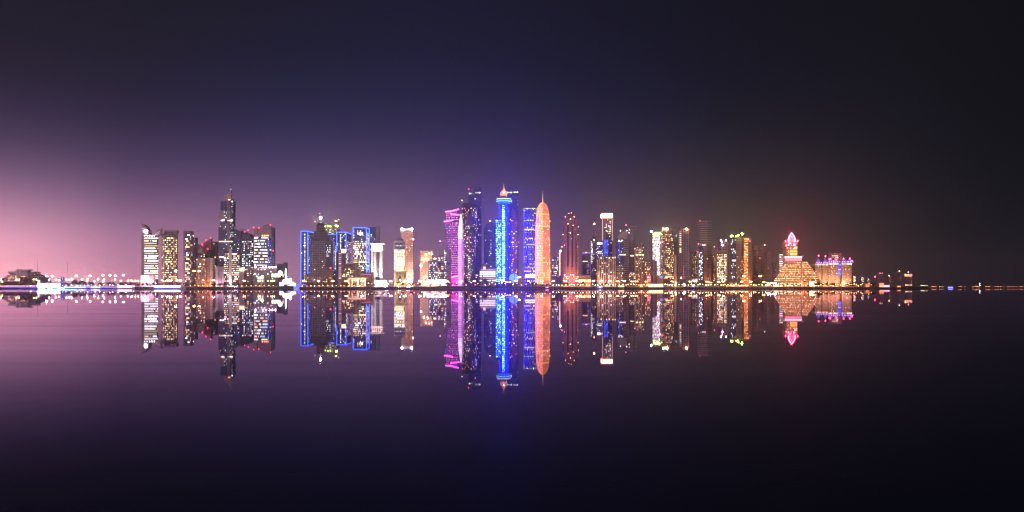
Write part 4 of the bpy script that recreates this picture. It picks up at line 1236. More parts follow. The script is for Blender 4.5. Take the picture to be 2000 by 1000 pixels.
b.win(b.flat(1231, 1238, 498, 501, -.1), 3, 1, 'row', .9, 'yellow', (.9, .6), 2, 'window_band')
b = Bld('finned_tower', 'dark tower with three tall beige fins and small yellow windows', 1240, 1258, 476, 2400, 24, ref='the three finned tower')
b.body(F_darktan)
for p0, yt in ((1240.2, 485), (1246.8, 476), (1252, 472.5)):
    b.blk('fin', M_beige, p0, p0 + 1.6, yt, dy=-2, d=14)
b.shape('roof_crown', M_beige, [(1242, 479), (1245, 474), (1248, 473), (1248, 479)], dy=2, d=10)
b.shape('roof_crown', M_beige, [(1252, 479), (1253, 473), (1256, 474.5), (1258, 480)], dy=2, d=10)
b.win(b.flat(1241.5, 1257, 496, 499, -.1), 7, 1, 'row', .9, ['yellow', 'warm'], (.9, .8), 2.2, 'window_band')
b.win(b.flat(1241.5, 1257.5, 482, 550, -.1), 8, 22, 'cell', .25, ['yellow', 'warm'], (.6, .45), 1.7)
b.beacon(1240.3, 485.5, 'rose', 10, 1.3)
b.flood(1240, 1257, 'amber', 13500, 16, 60)
b = Bld('office_block', 'striped block of warm lit floors at the foot of the three finned tower', 1227, 1241, 530, 2350, 18, 'office block')
b.body(F_darktan, name='block_body')
b.win(b.front(532, 551), 6, 6, 'cell', .5, ['warm', 'yellow', 'white'], (.7, .45), 1.5)
b = Bld('office_block', 'orange lit banded block with a flat roof behind the yellow glowing pavilion', 1258, 1271, 508, 2420, 20, 'office block', 'the orange banded block')
b.body(facade((.42, .26, .17), (.03, .02, .015), 4.8, 30, .95, .5), name='block_body')
b.win(b.front(511, 550), 6, 12, 'row', .35, ['amber', 'warm', 'yellow'], (.85, .45), 1.6)
b.win(b.flat(1264, 1271, 538, 550, -.2), 3, 4, 'full', 1, 'rose', (.8, .75), 1.2)
b.flood(1258, 1271, 'amber', 11250, 14, 50)
b = Bld('office_block', 'plain dark grey block standing between the orange block and the white lit scaffold tower', 1271, 1283.5, 509, 2440, 24, 'office block')
b.body(F_grey, name='block_body')
b.blk('stair_tower', M_rose, 1275, 1278.5, 506.5, dy=-2, d=6)
b.win(b.front(512, 550), 4, 10, 'cell', .1, ['white', 'blue'])
# --- work lit tower
b = Bld('scaffold_tower', 'white lit scaffolded tower with green yellow work lamps round its top', 1271, 1290, 450, 2520, 28, ref='the white lit scaffold tower')
b.body(F_grey)
b.blk('raw_frame', M_grey, 1275, 1289, 452, 461, dy=-1, d=20)
b.win(b.flat(1274.5, 1289, 461, 536, -.1), 7, 26, 'cell', .82, ['white', 'pink', 'white'], (.75, .6), 2.0)
for k, (px, py, c) in enumerate(((1277.5, 458, 'green'), (1280.5, 456.5, 'lime'), (1283, 457, 'yellow'), (1286, 457.5, 'lime'), (1288, 456, 'green'))):
    b.beacon(px, py, c, 22, 2.0, dy=-2, name='work_lamp')
b.beacon(1272, 452.3, 'white', 36, 2.0, name='work_lamp')
b.beacon(1288.8, 474, 'rose', 20, 1.9)
b.beacon(1285, 510.5, 'magenta', 24, 1.8, dy=-3)
b.strip([(1289.8, 550), (1289.8, 470)], 'amber', .6, .7)
b = Bld('low_block', 'narrow shaft with an orange lamp and small blue sign below the scaffold tower', 1283, 1295, 537, 2400, 16, 'low block')
b.body(M_beige, name='block_body')
b.blk('sign_panel', em('sky', 2.4), 1289, 1294, 539.5, 543.2, dy=-1, d=.5)
b = Bld('office_tower', 'tall dark tower speckled with yellow windows under two glaring roof lamps', 1290, 1316, 445, 2440, 34, ref='the dark tower speckled with yellow windows')
b.body(F_darktan)
b.blk('roof_frame', M_grey, 1294, 1306, 443, 445.2, dy=2, d=18)
b.win(b.flat(1296, 1316, 457, 545, -.1), 10, 26, 'cell', .40, ['yellow', 'warm', 'amber', 'yellow'], (.6, .45), 1.8)
b.win(b.flat(1291, 1296, 460, 545, -.1), 2, 24, 'cell', .25, ['white', 'warm'], (.4, .45), 1.5)
b.win(b.flat(1300, 1316, 539, 542, -2), 9, 1, 'full', 1, 'yellow', (.7, .7), 2.2)
for px, py, s_ in ((1295.5, 447, 30), (1298.8, 447.5, 26), (1302.8, 447, 80)):
    b.beacon(px, py, 'warm', s_, 2.2 if s_ > 50 else 1.8, name='roof_floodlight')
b.beacon(1293.6, 472.4, 'red', 18, 1.7)
b.strip([(1308.5, 548), (1308.8, 519)], 'rose', .7, .8, dy=-2)
b = Bld('office_slab', 'plain grey slab wedged between the yellow speckled tower and the dark lamp topped tower', 1312.5, 1326, 447, 2540, 30)
b.body(F_grey)
b.blk('ledge', M_grey, 1310, 1315, 441.5, 443, dy=2, d=10)
b.win(b.flat(1317, 1322, 458, 462, -.1), 2, 2, 'cell', .7, ['cool'], st=1.2)
b.beacon(1311.8, 446.5, 'amber', 10, 1.5)
b = Bld('office_tower', 'broad nearly unlit dark tower with an orange star lamp on its roof', 1324, 1347.5, 447, 2430, 36, ref='the broad dark tower with the star lamp')
b.body(F_concrete)
b.blk('roof_frame', M_dark, 1326, 1340, 444.5, 447.2, dy=4, d=20)
b.win(b.flat(1327, 1331, 451, 494, -.1), 1, 12, 'cell', .8, ['warm', 'white', 'yellow'], (.8, .4), 1.6)
b.beacon(1341, 447.3, 'amber', 90, 2.3, name='roof_floodlight')
b.strip([(1335, 545), (1335.2, 519)], 'rose', .6, .9, dy=-2)
b.beacon(1330.5, 543, 'yellow', 14, 1.5)
b = Bld('slim_tower', 'thin beige pylon like tower before the gap beside the broad dark tower', 1317.8, 1321.6, 498, 2360, 8, ref='the thin beige pylon tower')
b.body(M_beige)
b.blk('spine', M_white, 1318.6, 1319.6, 499, dy=-1, d=2)
b.flood(1317, 1322, 'amber', 9900, 12, 66)
# --- striped slab group
b = Bld('office_tower', 'hazy tower with scattered yellow lights before the tall striped slab', 1348, 1363.5, 491, 2560, 26, ref='the hazy tower with scattered lights')
b.body(F_darktan)
b.win(b.front(494, 548), 8, 18, 'cell', .28, ['yellow', 'warm', 'white'], (.55, .4), 1.3)
b = Bld('office_block', 'low lit block under the hazy tower with scattered lights', 1349, 1362, 543, 2340, 14, 'low block')
b.body(M_beige, name='block_body')
b.win(b.front(544.5, 551), 6, 3, 'row', .7, ['warm', 'white'], (.85, .5), 1.8)
b = Bld('office_tower', 'black slant topped tower with a column of white windows and a red lamp', 1362.5, 1374, 482, 2440, 22, ref='the black slant topped tower')
b.body(F_glass, ztop=[Z(476, 2440), Z(483, 2440), Z(483, 2440), Z(476, 2440)])
b.win(b.flat(1365, 1372.5, 492, 547, -.1), 4, 17, 'row', .5, ['white', 'cool', 'white'], (.8, .5), 2.0)
b.beacon(1364, 476.5, 'rose', 7, 1.2)
b.beacon(1362.5, 492, 'red', 14, 1.5)
b = Bld('office_tower', 'blank beige slab faced tower in front of the tall striped slab', 1371.5, 1389, 482, 2480, 24, ref='the blank beige tower')
b.body(plain('blank_beige', (.36, .22, .15), .8), x1=X(1381.5, 2480))
b.blk('dark_wing', F_darktan, 1381.2, 1389, 518, dy=-3, d=20)
b.beacon(1381.5, 505.5, 'white', 5, .9)
b.flood(1371, 1389, 'amber', 22500, 22, 62)
b = Bld('striped_slab', 'tallest grey slab with fine horizontal stripes and a dark side', 1367, 1390.5, 431.5, 2600, 36, ref='the tall striped slab')
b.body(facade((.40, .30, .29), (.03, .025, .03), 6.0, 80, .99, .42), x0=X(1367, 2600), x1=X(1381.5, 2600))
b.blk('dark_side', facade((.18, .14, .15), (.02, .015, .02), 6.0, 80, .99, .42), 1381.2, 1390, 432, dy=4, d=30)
b.beacon(1367.2, 431, 'red', 8, 1.4)
b.win(b.flat(1368, 1379, 477, 480, -.1), 6, 1, 'cell', .7, ['pink', 'white'], (.6, .8), 1.8)
b = Bld('office_block', 'lit brown block peeping between the striped slab and the yellow banded block', 1389.5, 1401, 497, 2560, 20, 'office block')
b.body(F_tan, name='block_body')
b.blk('stair_tower', M_beige, 1391, 1396, 493.5, 497.2, dy=2, d=8)
b.win(b.front(499, 550), 5, 14, 'cell', .25, ['amber', 'warm', 'yellow'], (.5, .45), 1.5)
b.beacon(1395.2, 482, 'amber', 8, 1.3)
b = Bld('office_block', 'beige framed block filled with rows of yellow lit windows', 1399, 1420, 492, 2430, 22, 'office block', 'the beige framed yellow windowed block')
b.body(facade((.36, .24, .16), (.02, .015, .012), 4.4, 3.2, .6, .55), name='block_body')
b.blk('roof_frame', M_beige, 1400, 1418.5, 489.5, 492.2, dy=2, d=14)
b.blk('end_pier', M_beige, 1398.8, 1400, 488, dy=-1.5, d=6)
b.win(b.flat(1400.5, 1413, 496, 548, -.1), 7, 17, 'row', .72, ['yellow', 'yellow', 'white', 'warm'], (.75, .5), 2.0)
b.win(b.flat(1414.5, 1419, 496, 548, -.1), 2, 17, 'cell', .75, ['yellow', 'white'], (.7, .5), 2.0)
b = Bld('construction_tower', 'dark half built tower with pale pink crane lamps above the yellow windowed block', 1402, 1423.5, 472, 2600, 28, ref='the half built tower with pink lamps')
b.body(F_concrete)
for px, py, s_ in ((1408.3, 469.3, 40), (1411.3, 478.7, 26), (1418, 469.3, 22), (1410.5, 473, 8)):
    b.beacon(px, py, 'pink', s_, 1.8, name='work_lamp')
b.strip([(1407, 469), (1420, 469.2)], 'pink', .5, .7)
b.win(b.front(480, 550), 6, 18, 'cell', .04, 'warm')
b = Bld('office_tower', 'tan tower with a dark glass stripe under green yellow roof lamps', 1425, 1448, 463, 2450, 28, ref='the tan tower with green roof lamps')
b.body(F_tan)
b.blk('glass_bay', F_glass, 1427.5, 1437, 465, dy=-2, d=4)
for px, py, c, s_ in ((1428, 461, 'lime', 24), (1430.5, 460.5, 'green', 22), (1441, 460.5, 'lime', 30), (1442.5, 459, 'green', 20), (1437.5, 461.5, 'lime', 10), (1449.2, 456.5, 'green', 80)):
    b.beacon(px, py, c, s_, 2.2 if s_ > 50 else 1.6, name='work_lamp')
b.mast(1449, 466, 457, .6)
b.win(b.flat(1427.8, 1436.8, 467, 546, -2.1), 5, 22, 'row', .17, ['white', 'yellow', 'cool'], (.85, .45), 2.0)
b.win(b.flat(1427.8, 1437, 507, 510.5, -2.2), 5, 1, 'row', .95, ['lime', 'white'], (.95, .8), 1.6, 'window_band')
b.win(b.flat(1438, 1447, 500, 548, -.1), 5, 14, 'cell', .15, ['amber', 'yellow'], (.5, .4), 1.6)
b.blk('podium', F_brown, 1417, 1447, 548, dy=-22, d=18)
b = Bld('office_tower', 'orange lit tower with a glowing square top and a column of orange windows', 1446.5, 1467.5, 467, 2520, 28, ref='the orange lit tower')
b.body(F_tan)
b.blk('roof_crown', plain('crown_tan', (.5, .25, .15), .7), 1453, 1466.5, 464, 473, dy=-1.5, d=20)
b.win(b.flat(1453.3, 1466.3, 465, 473, -1.6), 4, 2, 'cell', .8, ['orange', 'amber', 'rose'], (.85, .7), 1.5)
b.win(b.flat(1453.5, 1461, 474, 549, -.1), 3, 24, 'cell', .8, ['amber', 'warm', 'orange'], (.7, .5), 2.4)
b.win(b.flat(1448, 1453, 500, 549, -.1), 2, 16, 'cell', .5, ['amber', 'orange'], (.6, .5), 1.6)
b.flood(1447, 1467, 'orange', 40500, 20, 64)
b = Bld('hazy_tower', 'hazy brown slab with a darker glass stripe beside the orange lit tower', 1468, 1481.5, 480, 2640, 26, ref='the hazy brown slab')
b.body(F_tan)
b.blk('glass_bay', F_darktan, 1471, 1477, 488, dy=-1.5, d=3)
b.win(b.front(485, 548), 6, 18, 'cell', .04, 'amber')
b = Bld('hazy_tower', 'hazy brown tower with a rounded top further off beside the brown slab', 1481.5, 1493, 479, 2760, 26)
b.body(F_tan)
b.win(b.front(483, 548), 5, 18, 'cell', .03, 'amber')
b.beacon(1493.8, 478.5, 'white', 8, 1.3)
b = Bld('hazy_tower', 'dim brown slab nearest the striped canopy market among the hazy towers', 1493, 1506, 492, 2700, 26)
b.body(F_tan)
b.win(b.front(496, 548), 5, 14, 'cell', .03, 'amber')
b.beacon(1484.2, 504, 'amber', 6, 1.3)
b = Bld('hazy_tower', 'short hazy brown block close to the foot of the pyramid', 1507, 1516, 513, 2650, 22)
b.body(F_darktan)
b.win(b.front(516, 548), 4, 10, 'cell', .06, 'amber')
b = Bld('arcade_hall', 'long low arcade with a bright lit colonnade under brown office floors', 1415, 1461, 556.4, 2290, 16, 'arcade', 'the lit arcade')
b.body(F_tan, name='hall_body')
b.blk('upper_floor', F_brown, 1417, 1448, 551, 556.6, dy=4, d=12)
b.win(b.front(556.8, 559), 30, 1, 'full', 1, ['warm', 'amber', 'warm'], (.75, .9), 3.5, 'lamp_panel')
b.win(b.flat(1417, 1448, 552, 556, 3.9), 16, 2, 'cell', .5, ['amber', 'warm'], (.6, .5), 1.6)

# --- pyramid hotel
b = Bld('pyramid_hotel', 'orange lit pyramid hotel with a flat cornice and a red glowing tower on top', 1511, 1602, 499, 2300, 110, 'hotel', 'the orange pyramid hotel')
D = b.D
def PX(px, dy=0): return X(px, D + dy)
def PZ(py, dy=0): return Z(py, D + dy)
m_py = plain('pyramid_concrete', (.46, .27, .17), .75)
rib_b, rib_t = 1566, 1565
mb = MB().prism([(PX(1511, 45), D + 45), (PX(rib_b), D), (PX(1603, 30), D + 30), (PX(1590, 105), D + 105), (PX(1525, 105), D + 105)], Z(549, D), PZ(511, 50),
                [(PX(1536, 62), D + 62), (PX(rib_t, 40), D + 40), (PX(1577, 52), D + 52), (PX(1572, 80), D + 80), (PX(1540, 80), D + 80)])
b.part('pyramid_body', mb, m_py)
b.part('base_podium', MB().prism([(PX(1511, 44), D + 44), (PX(rib_b, -1), D - 1), (PX(1603, 29), D + 29), (PX(1590, 105), D + 105), (PX(1525, 105), D + 105)], G, Z(549, D)), m_py)
def face3(bl, br, tl, tr):
    bl, br, tl, tr = map(Vector, (bl, br, tl, tr))
    return lambda u, v: (bl * (1 - u) + br * u) * (1 - v) + (tl * (1 - u) + tr * u) * v
z0_, z1_ = Z(549, D), PZ(511, 50)
fl = face3((PX(1511, 44.6), D + 44.6, z0_), (PX(rib_b, -.4), D - .4, z0_), (PX(1536, 61.6), D + 61.6, z1_), (PX(rib_t, 39.6), D + 39.6, z1_))
fr = face3((PX(rib_b, -.4), D - .4, z0_), (PX(1603, 29.6), D + 29.6, z0_), (PX(rib_t, 39.6), D + 39.6, z1_), (PX(1577, 51.6), D + 51.6, z1_))
b.win(fl, 19, 11, 'cell', .97, ['warm', 'warm', 'amber'], (.6, .5), 1.7)
b.win(fr, 10, 11, 'cell', .95, ['warm', 'amber'], (.6, .5), 1.7)
b.part('corner_rib', MB().tube([(PX(rib_b, -1.5), D - 1.5, G), (PX(rib_b, -1.5), D - 1.5, z0_), (PX(rib_t, 38.5), D + 38.5, z1_)], 1.8, 6), plain('rib_render', (.66, .44, .36), .7))
# crown stage
b.part('upper_body', MB().box(PX(1533, 44), PX(1566, 44), D + 44, D + 80, PZ(513, 44), PZ(502, 44)), plain('upper_render', (.62, .36, .30), .7))
b.part('cornice', MB().slab([(PX(1529, 40), PZ(499, 40)), (PX(1533, 40), PZ(505, 40)), (PX(1566, 40), PZ(505, 40)), (PX(1570.5, 40), PZ(498, 40)), (PX(1568, 40), PZ(500.2, 40)), (PX(1532, 40), PZ(500.2, 40))], D + 40, D + 86), M_white)
b.part('lit_frieze', MB().box(PX(1534, 43.3), PX(1566, 43.3), D + 43.3, D + 44.2, PZ(509, 43.3), PZ(505.6, 43.3)), em('rose', 2.4, True))
b.part('cornice_lamp', MB().box(PX(1533, 39.2), PX(1566, 39.2), D + 39.2, D + 40.2, PZ(504, 39.2), PZ(501, 39.2)), em('pink', 3.2))
b.part('roof_wing', MB().slab([(PX(1562, 46), PZ(511, 46)), (PX(1562, 46), PZ(511, 46) + 1.5), (PX(1577, 46), PZ(511, 46) + 1.5), (PX(1577, 46), PZ(511, 46))], D + 46, D + 70), m_py)
b.part('tower_shaft', MB().box(PX(1534.5, 50), PX(1557.5, 50), D + 50, D + 76, PZ(500, 50), PZ(474, 50)), facade((.46, .28, .2), (.03, .02, .02), 4.4, 3.4, .5, .5))
b.win(b.flat(1536, 1542, 483, 499, 49.8), 2, 7, 'cell', .6, ['warm', 'amber'], (.5, .5), 1.8)
b.win(b.flat(1542.5, 1557, 481.5, 499, 49.8), 5, 6, 'row', .95, ['amber', 'warm'], (.9, .5), 2.2, 'window_band')
b.part('crown_block', MB().slab([(PX(1534, 48.5), PZ(480.5, 48.5)), (PX(1534.5, 48.5), PZ(471.5, 48.5)), (PX(1537.5, 48.5), PZ(474, 48.5)), (PX(1541, 48.5), PZ(472, 48.5)), (PX(1550, 48.5), PZ(472, 48.5)), (PX(1554, 48.5), PZ(474, 48.5)), (PX(1558, 48.5), PZ(470.8, 48.5)), (PX(1558, 48.5), PZ(480, 48.5))], D + 48.5, D + 76), plain('crown_render', (.6, .35, .38), .7))
b.win(b.flat(1536, 1557, 473.5, 480.5, 48.3), 8, 2, 'cell', .9, ['rose', 'pink', 'red', 'rose'], (.85, .8), 3.2, 'lamp_panel')
b.part('onion_dome', MB().lathe(PX(1546, 62), D + 62, [(7.8, PZ(473, 62)), (8.4, PZ(469.5, 62)), (7.6, PZ(466, 62)), (5.2, PZ(461.5, 62)), (2.4, PZ(458, 62)), (.3, PZ(455.3, 62))], 14), lit_panel('pink_lit_dome', (.5, .25, .3), (1, .12, .17), 5.0, 4.0, 4.0, .2, .5), True)
hw_ = 8.4
b.part('dome_outline', MB().tube([(PX(1546, 62) - 8.6, D + 60, PZ(472, 62)), (PX(1546, 62) - 8.7, D + 60, PZ(468, 62)), (PX(1546, 62) - 5.6, D + 60, PZ(461.5, 62)), (PX(1546, 60), D + 60, PZ(455, 62)), (PX(1546, 62) + 5.6, D + 60, PZ(461.5, 62)), (PX(1546, 62) + 8.7, D + 60, PZ(468, 62)), (PX(1546, 62) + 8.6, D + 60, PZ(472, 62))], 1.1, 5), em('red', 110, True))
for px, py in ((1534.5, 471), (1558, 470.5), (1541, 471), (1551, 471), (1536, 479.5)):
    b.beacon(px, py, 'red', 26, 1.6, dy=47)
# podium front
b.part('yellow_lobby', MB().box(PX(1580, 5), PX(1595.5, 5), D + 5, D + 20, G, PZ(549.3, 5)), M_beige)
b.win(b.flat(1580.5, 1595, 549.8, 559, 4.9), 3, 3, 'full', 1, 'yellow', (.9, .75), 4.0, 'lamp_panel')
b.win(b.flat(1523, 1565, 552, 559, -2), 18, 2, 'row', .45, ['warm', 'amber'], (.85, .6), 2.4)
b.win(b.flat(1512, 1540, 557, 559, -3), 10, 1, 'row', .9, 'warm', (.9, .9), 3.0, 'lamp_panel')
b.flood(1512, 1603, 'rust', 80000, 24, 44)
b.part('fire_stair', MB().box(PX(1522.5, 64), PX(1527, 64), D + 64, D + 72, PZ(540, 64), PZ(496, 64)), plain('stair_frame', (.5, .35, .35), .7))
b.win(b.flat(1522.5, 1529, 495.5, 530, 63.8), 1, 8, 'full', 1, ['pink', 'white'], (.98, .35), 1.5, 'stair_landing')

# --- turreted complex
b = Bld('turreted_hotel', 'floodlit hotel of square turrets with violet lit domes and red lamps', 1592, 1664.5, 513, 2420, 40, 'hotel', 'the turreted hotel')
D = b.D
m_tu = facade((.40, .25, .18), (.05, .03, .03), 4.4, 3.2, .45, .5)
DOME_MAT = lit_panel('violet_lit_tile', (.2, .16, .4), (.30, .18, .9), .8, 4.0, 3.0, .3)  # violet light on the domes, put in as the tiles' own glow
def turret(p0, p1, yt, dome_c, dy):
    b.blk('turret', m_tu, p0, p1, yt + 4.5, dy=dy, d=26)
    b.blk('turret_head', M_white, p0 - .6, p1 + .6, yt + .6, yt + 4.5, dy=dy - 1.5, d=28)
    b.win(b.flat(p0 - .4, p1 + .4, yt + 1.2, yt + 4.2, dy - 1.6), max(2, int((p1 - p0) / 3)), 1, 'full', 1, 'warm', (.8, .8), 2.2, 'lamp_panel')
    b.win(b.flat(p0, p1, yt + 6, 549, dy - .1), max(3, int((p1 - p0) / 2)), 13, 'cell', .12, ['warm', 'amber', 'white'], (.5, .5), 1.6)
    cx_ = (X(p0, D + dy) + X(p1, D + dy)) / 2
    for k, f_ in enumerate((.5,) if p1 - p0 < 14 else (.2, .8)):
        px_ = p0 + (p1 - p0) * f_
        hw = min((p1 - p0) * .42, 5) * D / F
        zt_ = Z(yt + .6, D)
        dm = b.part('dome', MB().lathe(X(px_, D + dy + 10), D + dy + 10, [(hw, zt_), (hw * .96, zt_ + 4), (hw * .6, zt_ + 8), (hw * .2, zt_ + 12), (.2, zt_ + 15)], 12), DOME_MAT, True)
        for q in range(3):
            b.part('dome_lamp', MB().ball((X(px_, D + dy + 10) + (q - 1) * hw * .9, D + dy + 10 - hw, zt_ + 2.5), 1.0), em(dome_c, 9), parent=dm)
turret(1592.5, 1604, 514, 'violet', 4)
turret(1606.5, 1617, 514, 'violet', 8)
turret(1618.5, 1637.5, 512.5, 'violet', 0)
turret(1644.5, 1663.5, 512.5, 'violet', 0)
b.blk('link_wing', m_tu, 1604, 1645, 524, dy=14, d=20)
for px, py in ((1599, 499.5), (1612.2, 500.5), (1619.5, 506), (1622, 505.5), (1647.5, 505), (1660, 505), (1664, 509.5), (1633.5, 507)):
    b.beacon(px, py, 'red', 22, 1.4)
b.win(b.flat(1636.8, 1642.8, 515.5, 539.5, -.6), 1, 10, 'full', 1, ['blue', 'violet'], (.9, .5), 2.4, 'light_strip')
b.blk('back_frame', M_rose, 1622.5, 1624.5, 495, 514, dy=30, d=14)
b.blk('back_frame', M_rose, 1624.5, 1643.5, 494.5, 497, dy=30, d=14)
b.blk('back_wing', facade((.5, .34, .28), (.05, .03, .03), 4.4, 3.4, .5, .5), 1630, 1644, 497, dy=31, d=14)
b.win(b.flat(1624.5, 1637, 498, 514, 30.8), 5, 5, 'row', .7, ['amber', 'warm', 'pink'], (.85, .55), 1.6)
for p0, p1 in ((1606.5, 1617.5), (1644.5, 1650)):
    b.flood(p0, p1, 'warm', 49500, 12, 68)
b.flood(1592, 1664, 'peach', 30000, 26, 56)

# --- small far towers to the east
for p0, p1, yt, Dd, lab, pr, cc in ((1665, 1672.5, 538.5, 2420, 'small white lit block beside the turreted hotel', .85, 'white'),
                                (1678, 1686.5, 540, 2600, 'small block of scattered white lights, second after the turreted hotel', .6, 'white'),
                                (1692, 1699, 540, 2800, 'dim block with a few upper white lights among the eastern trees', .2, 'white')):
    b = Bld('small_block', lab, p0, p1, yt, Dd, 16, 'low block', None)
    b.body(F_darktan, name='block_body')
    b.win(b.front(yt + .8, 551), 4, 6, 'cell', pr, [cc, 'warm'], (.7, .6), 2.0)
for p0, p1, yt, lab, red in ((1713, 1727.5, 538, 'faint far tower pair with red roof lights at the east end', True), (1733.5, 1744, 539.5, 'faint low far tower with one white roof light', False),
                             (1750, 1763, 535, 'faint far tower with a yellow roof light beside the orange crowned tower', False)):
    b = Bld('far_tower', lab, p0, p1, yt, 3600, 40, 'distant tower')
    b.body(F_darktan)
    b.blk('roof_step', F_darktan, p0 + 3, p1 - 3, yt - 4, yt + .2, dy=6, d=20)
    b.win(b.front(yt + 1, 552), 5, 6, 'cell', .12, 'amber', st=.8)
    if red:
        b.beacon(p0 + 6, yt - 4.5, 'rose', 5, 1.8)
        b.beacon(p0 + 10, yt - 4.5, 'rose', 4, 1.8)
        b.beacon(1709, 540.5, 'red', 22, 2.2)
    else:
        b.beacon(p0 + 3 if yt > 537 else p0 + 6.5, yt - 1 if yt > 537 else yt - 5.5, 'warm', 12, 1.8)
b = Bld('far_tower', 'small tower with an orange lit crown standing alone at the east end', 1766, 1782, 539.5, 3200, 36, 'distant tower', 'the small orange crowned tower')
b.body(F_darktan)
b.win(b.flat(1767, 1781.5, 535.2, 540, -1), 5, 2, 'cell', .8, ['amber', 'rose', 'warm'], (.9, .8), 2.6, 'lamp_panel')
b.blk('roof_crown', M_beige, 1767, 1781, 535, 539.7, d=20)
b.mast(1774, 535, 531, .9)
b.beacon(1774, 531.5, 'rose', 9, 1.7, dy=4)
b.win(b.front(541, 552), 6, 5, 'cell', .06, 'amber', st=.8)
b.win(b.flat(1768, 1781, 556, 557.5, -30), 6, 1, 'full', 1, 'warm', (.95, .9), 2.5, 'lamp_panel')
for bb in Bld.all:
    bb.finish()

# ------------------------------------------------------------------ water, land, sea wall, haze
def structure(o):
    o['kind'] = 'structure'
    return o


wm = bpy.data.materials.new('night_water')
wm.use_nodes = True
t = NT(wm.node_tree)
for n in list(wm.node_tree.nodes):
    wm.node_tree.nodes.remove(n)
tc = t.node('ShaderNodeTexCoord')
mp = t.node('ShaderNodeMapping')
mp.inputs['Scale'].default_value = (.05, .22, 1)
wm.node_tree.links.new(tc.outputs['Object'], mp.inputs[0])
n1 = t.node('ShaderNodeTexNoise')
n1.inputs['Scale'].default_value = 1.0
n1.inputs['Detail'].default_value = 7
n1.inputs['Roughness'].default_value = .6
wm.node_tree.links.new(mp.outputs[0], n1.inputs['Vector'])
bp = t.node('ShaderNodeBump')
bp.inputs['Strength'].default_value = 1.0
bp.inputs['Distance'].default_value = WATER_BUMP
wm.node_tree.links.new(n1.outputs[0], bp.inputs['Height'])


def lobe(rough):
    g = t.node('ShaderNodeBsdfGlossy')
    g.inputs['Color'].default_value = (.88, .79, 1.0, 1)
    g.inputs['Roughness'].default_value = rough
    wm.node_tree.links.new(bp.outputs[0], g.inputs['Normal'])
    return g.outputs[0]


mg = t.node('ShaderNodeMixShader')
mp2 = t.node('ShaderNodeMapping')
mp2.inputs['Scale'].default_value = (.004, .03, 1)
wm.node_tree.links.new(tc.outputs['Object'], mp2.inputs[0])
n2 = t.node('ShaderNodeTexNoise')
n2.inputs['Detail'].default_value = 8
n2.inputs['Roughness'].default_value = .65
wm.node_tree.links.new(mp2.outputs[0], n2.inputs['Vector'])
wind = t.node('ShaderNodeMapRange')
wind.inputs[1].default_value, wind.inputs[2].default_value = .35, .7
wind.inputs[3].default_value, wind.inputs[4].default_value = .12, .24
wm.node_tree.links.new(n2.outputs[0], wind.inputs[0])
wm.node_tree.links.new(wind.outputs[0], mg.inputs[0])
wm.node_tree.links.new(lobe(.012), mg.inputs[1])
wm.node_tree.links.new(lobe(.38), mg.inputs[2])
deep = t.node('ShaderNodeBsdfDiffuse')
deep.inputs['Color'].default_value = (.011, .017, .034, 1)
fr = t.node('ShaderNodeFresnel')
fr.inputs['IOR'].default_value = 1.14
mx = t.node('ShaderNodeMixShader')
wm.node_tree.links.new(fr.outputs[0], mx.inputs[0])
wm.node_tree.links.new(deep.outputs[0], mx.inputs[1])
wm.node_tree.links.new(mg.outputs[0], mx.inputs[2])
wo_ = t.node('ShaderNodeOutputMaterial')
wm.node_tree.links.new(mx.outputs[0], wo_.inputs[0])
structure(MB().add([(-7500, -300, 0), (7500, -300, 0), (7500, 9000, 0), (-7500, 9000, 0)], [(0, 1, 2, 3)]).build('water', wm))

m_land = plain('waterfront_ground', (.07, .06, .06), .9, .4, .02)
m_wallst = plain('sea_wall_stone', (.04, .035, .042), .9, .4, .3)
SHORE = 2200
def shore_poly(pts, z):
    return MB().prism([(x, y) for x, y in pts], -.5, z)
structure(shore_poly([(X(-1400, SHORE), SHORE + 6), (X(1712, SHORE), SHORE + 6), (X(1800, 2500), 2500), (X(1812, 4600), 4600), (X(-900, 4600), 4600)], G).build('waterfront_ground', m_land))
structure(MB().box(X(-1400, SHORE), X(1712, SHORE), SHORE, SHORE + 6.05, -.5, G + .25).build('sea_wall', m_wallst))
structure(MB().box(X(-1400, SHORE), X(1700, SHORE), SHORE + 20, SHORE + 29, G - .2, G + .03).build('shore_road', plain('asphalt', (.05, .05, .052), .8)))
# low planted bank in the middle of the bay front
bank = [(X(px, SHORE + 8), Z(py, SHORE + 8)) for px, py in ((786, 563), (800, 560.6), (830, 559.4), (870, 558.4), (930, 559), (985, 559.2), (1050, 560), (1082, 560.6), (1094, 563))]
structure(MB().slab(bank, SHORE + 6.5, SHORE + 17).build('planted_bank', plain('bank_soil', (.045, .05, .03), .95, .5, .3)))
# pale parapet along the road
par = thing('road_parapet', 'long pale low parapet along the shore road, lit by the lamps', 'parapet', (X(560, SHORE + 30), SHORE + 30, G))
for p0, p1 in ((262, 555), (588, 790), (1080, 1700)):
    MB().box(X(p0, SHORE + 30), X(p1, SHORE + 30), SHORE + 30, SHORE + 30.5, G, G + 1.5).build('parapet_length', plain('parapet_concrete', (.55, .46, .38), .85), par)
# far low coast to the east
structure(MB().prism([(X(1690, 5200), 5200), (X(2700, 5200), 5200), (X(2700, 6000), 6000), (X(1690, 6000), 6000)], -.5, 3.5).build('far_coast', m_land))

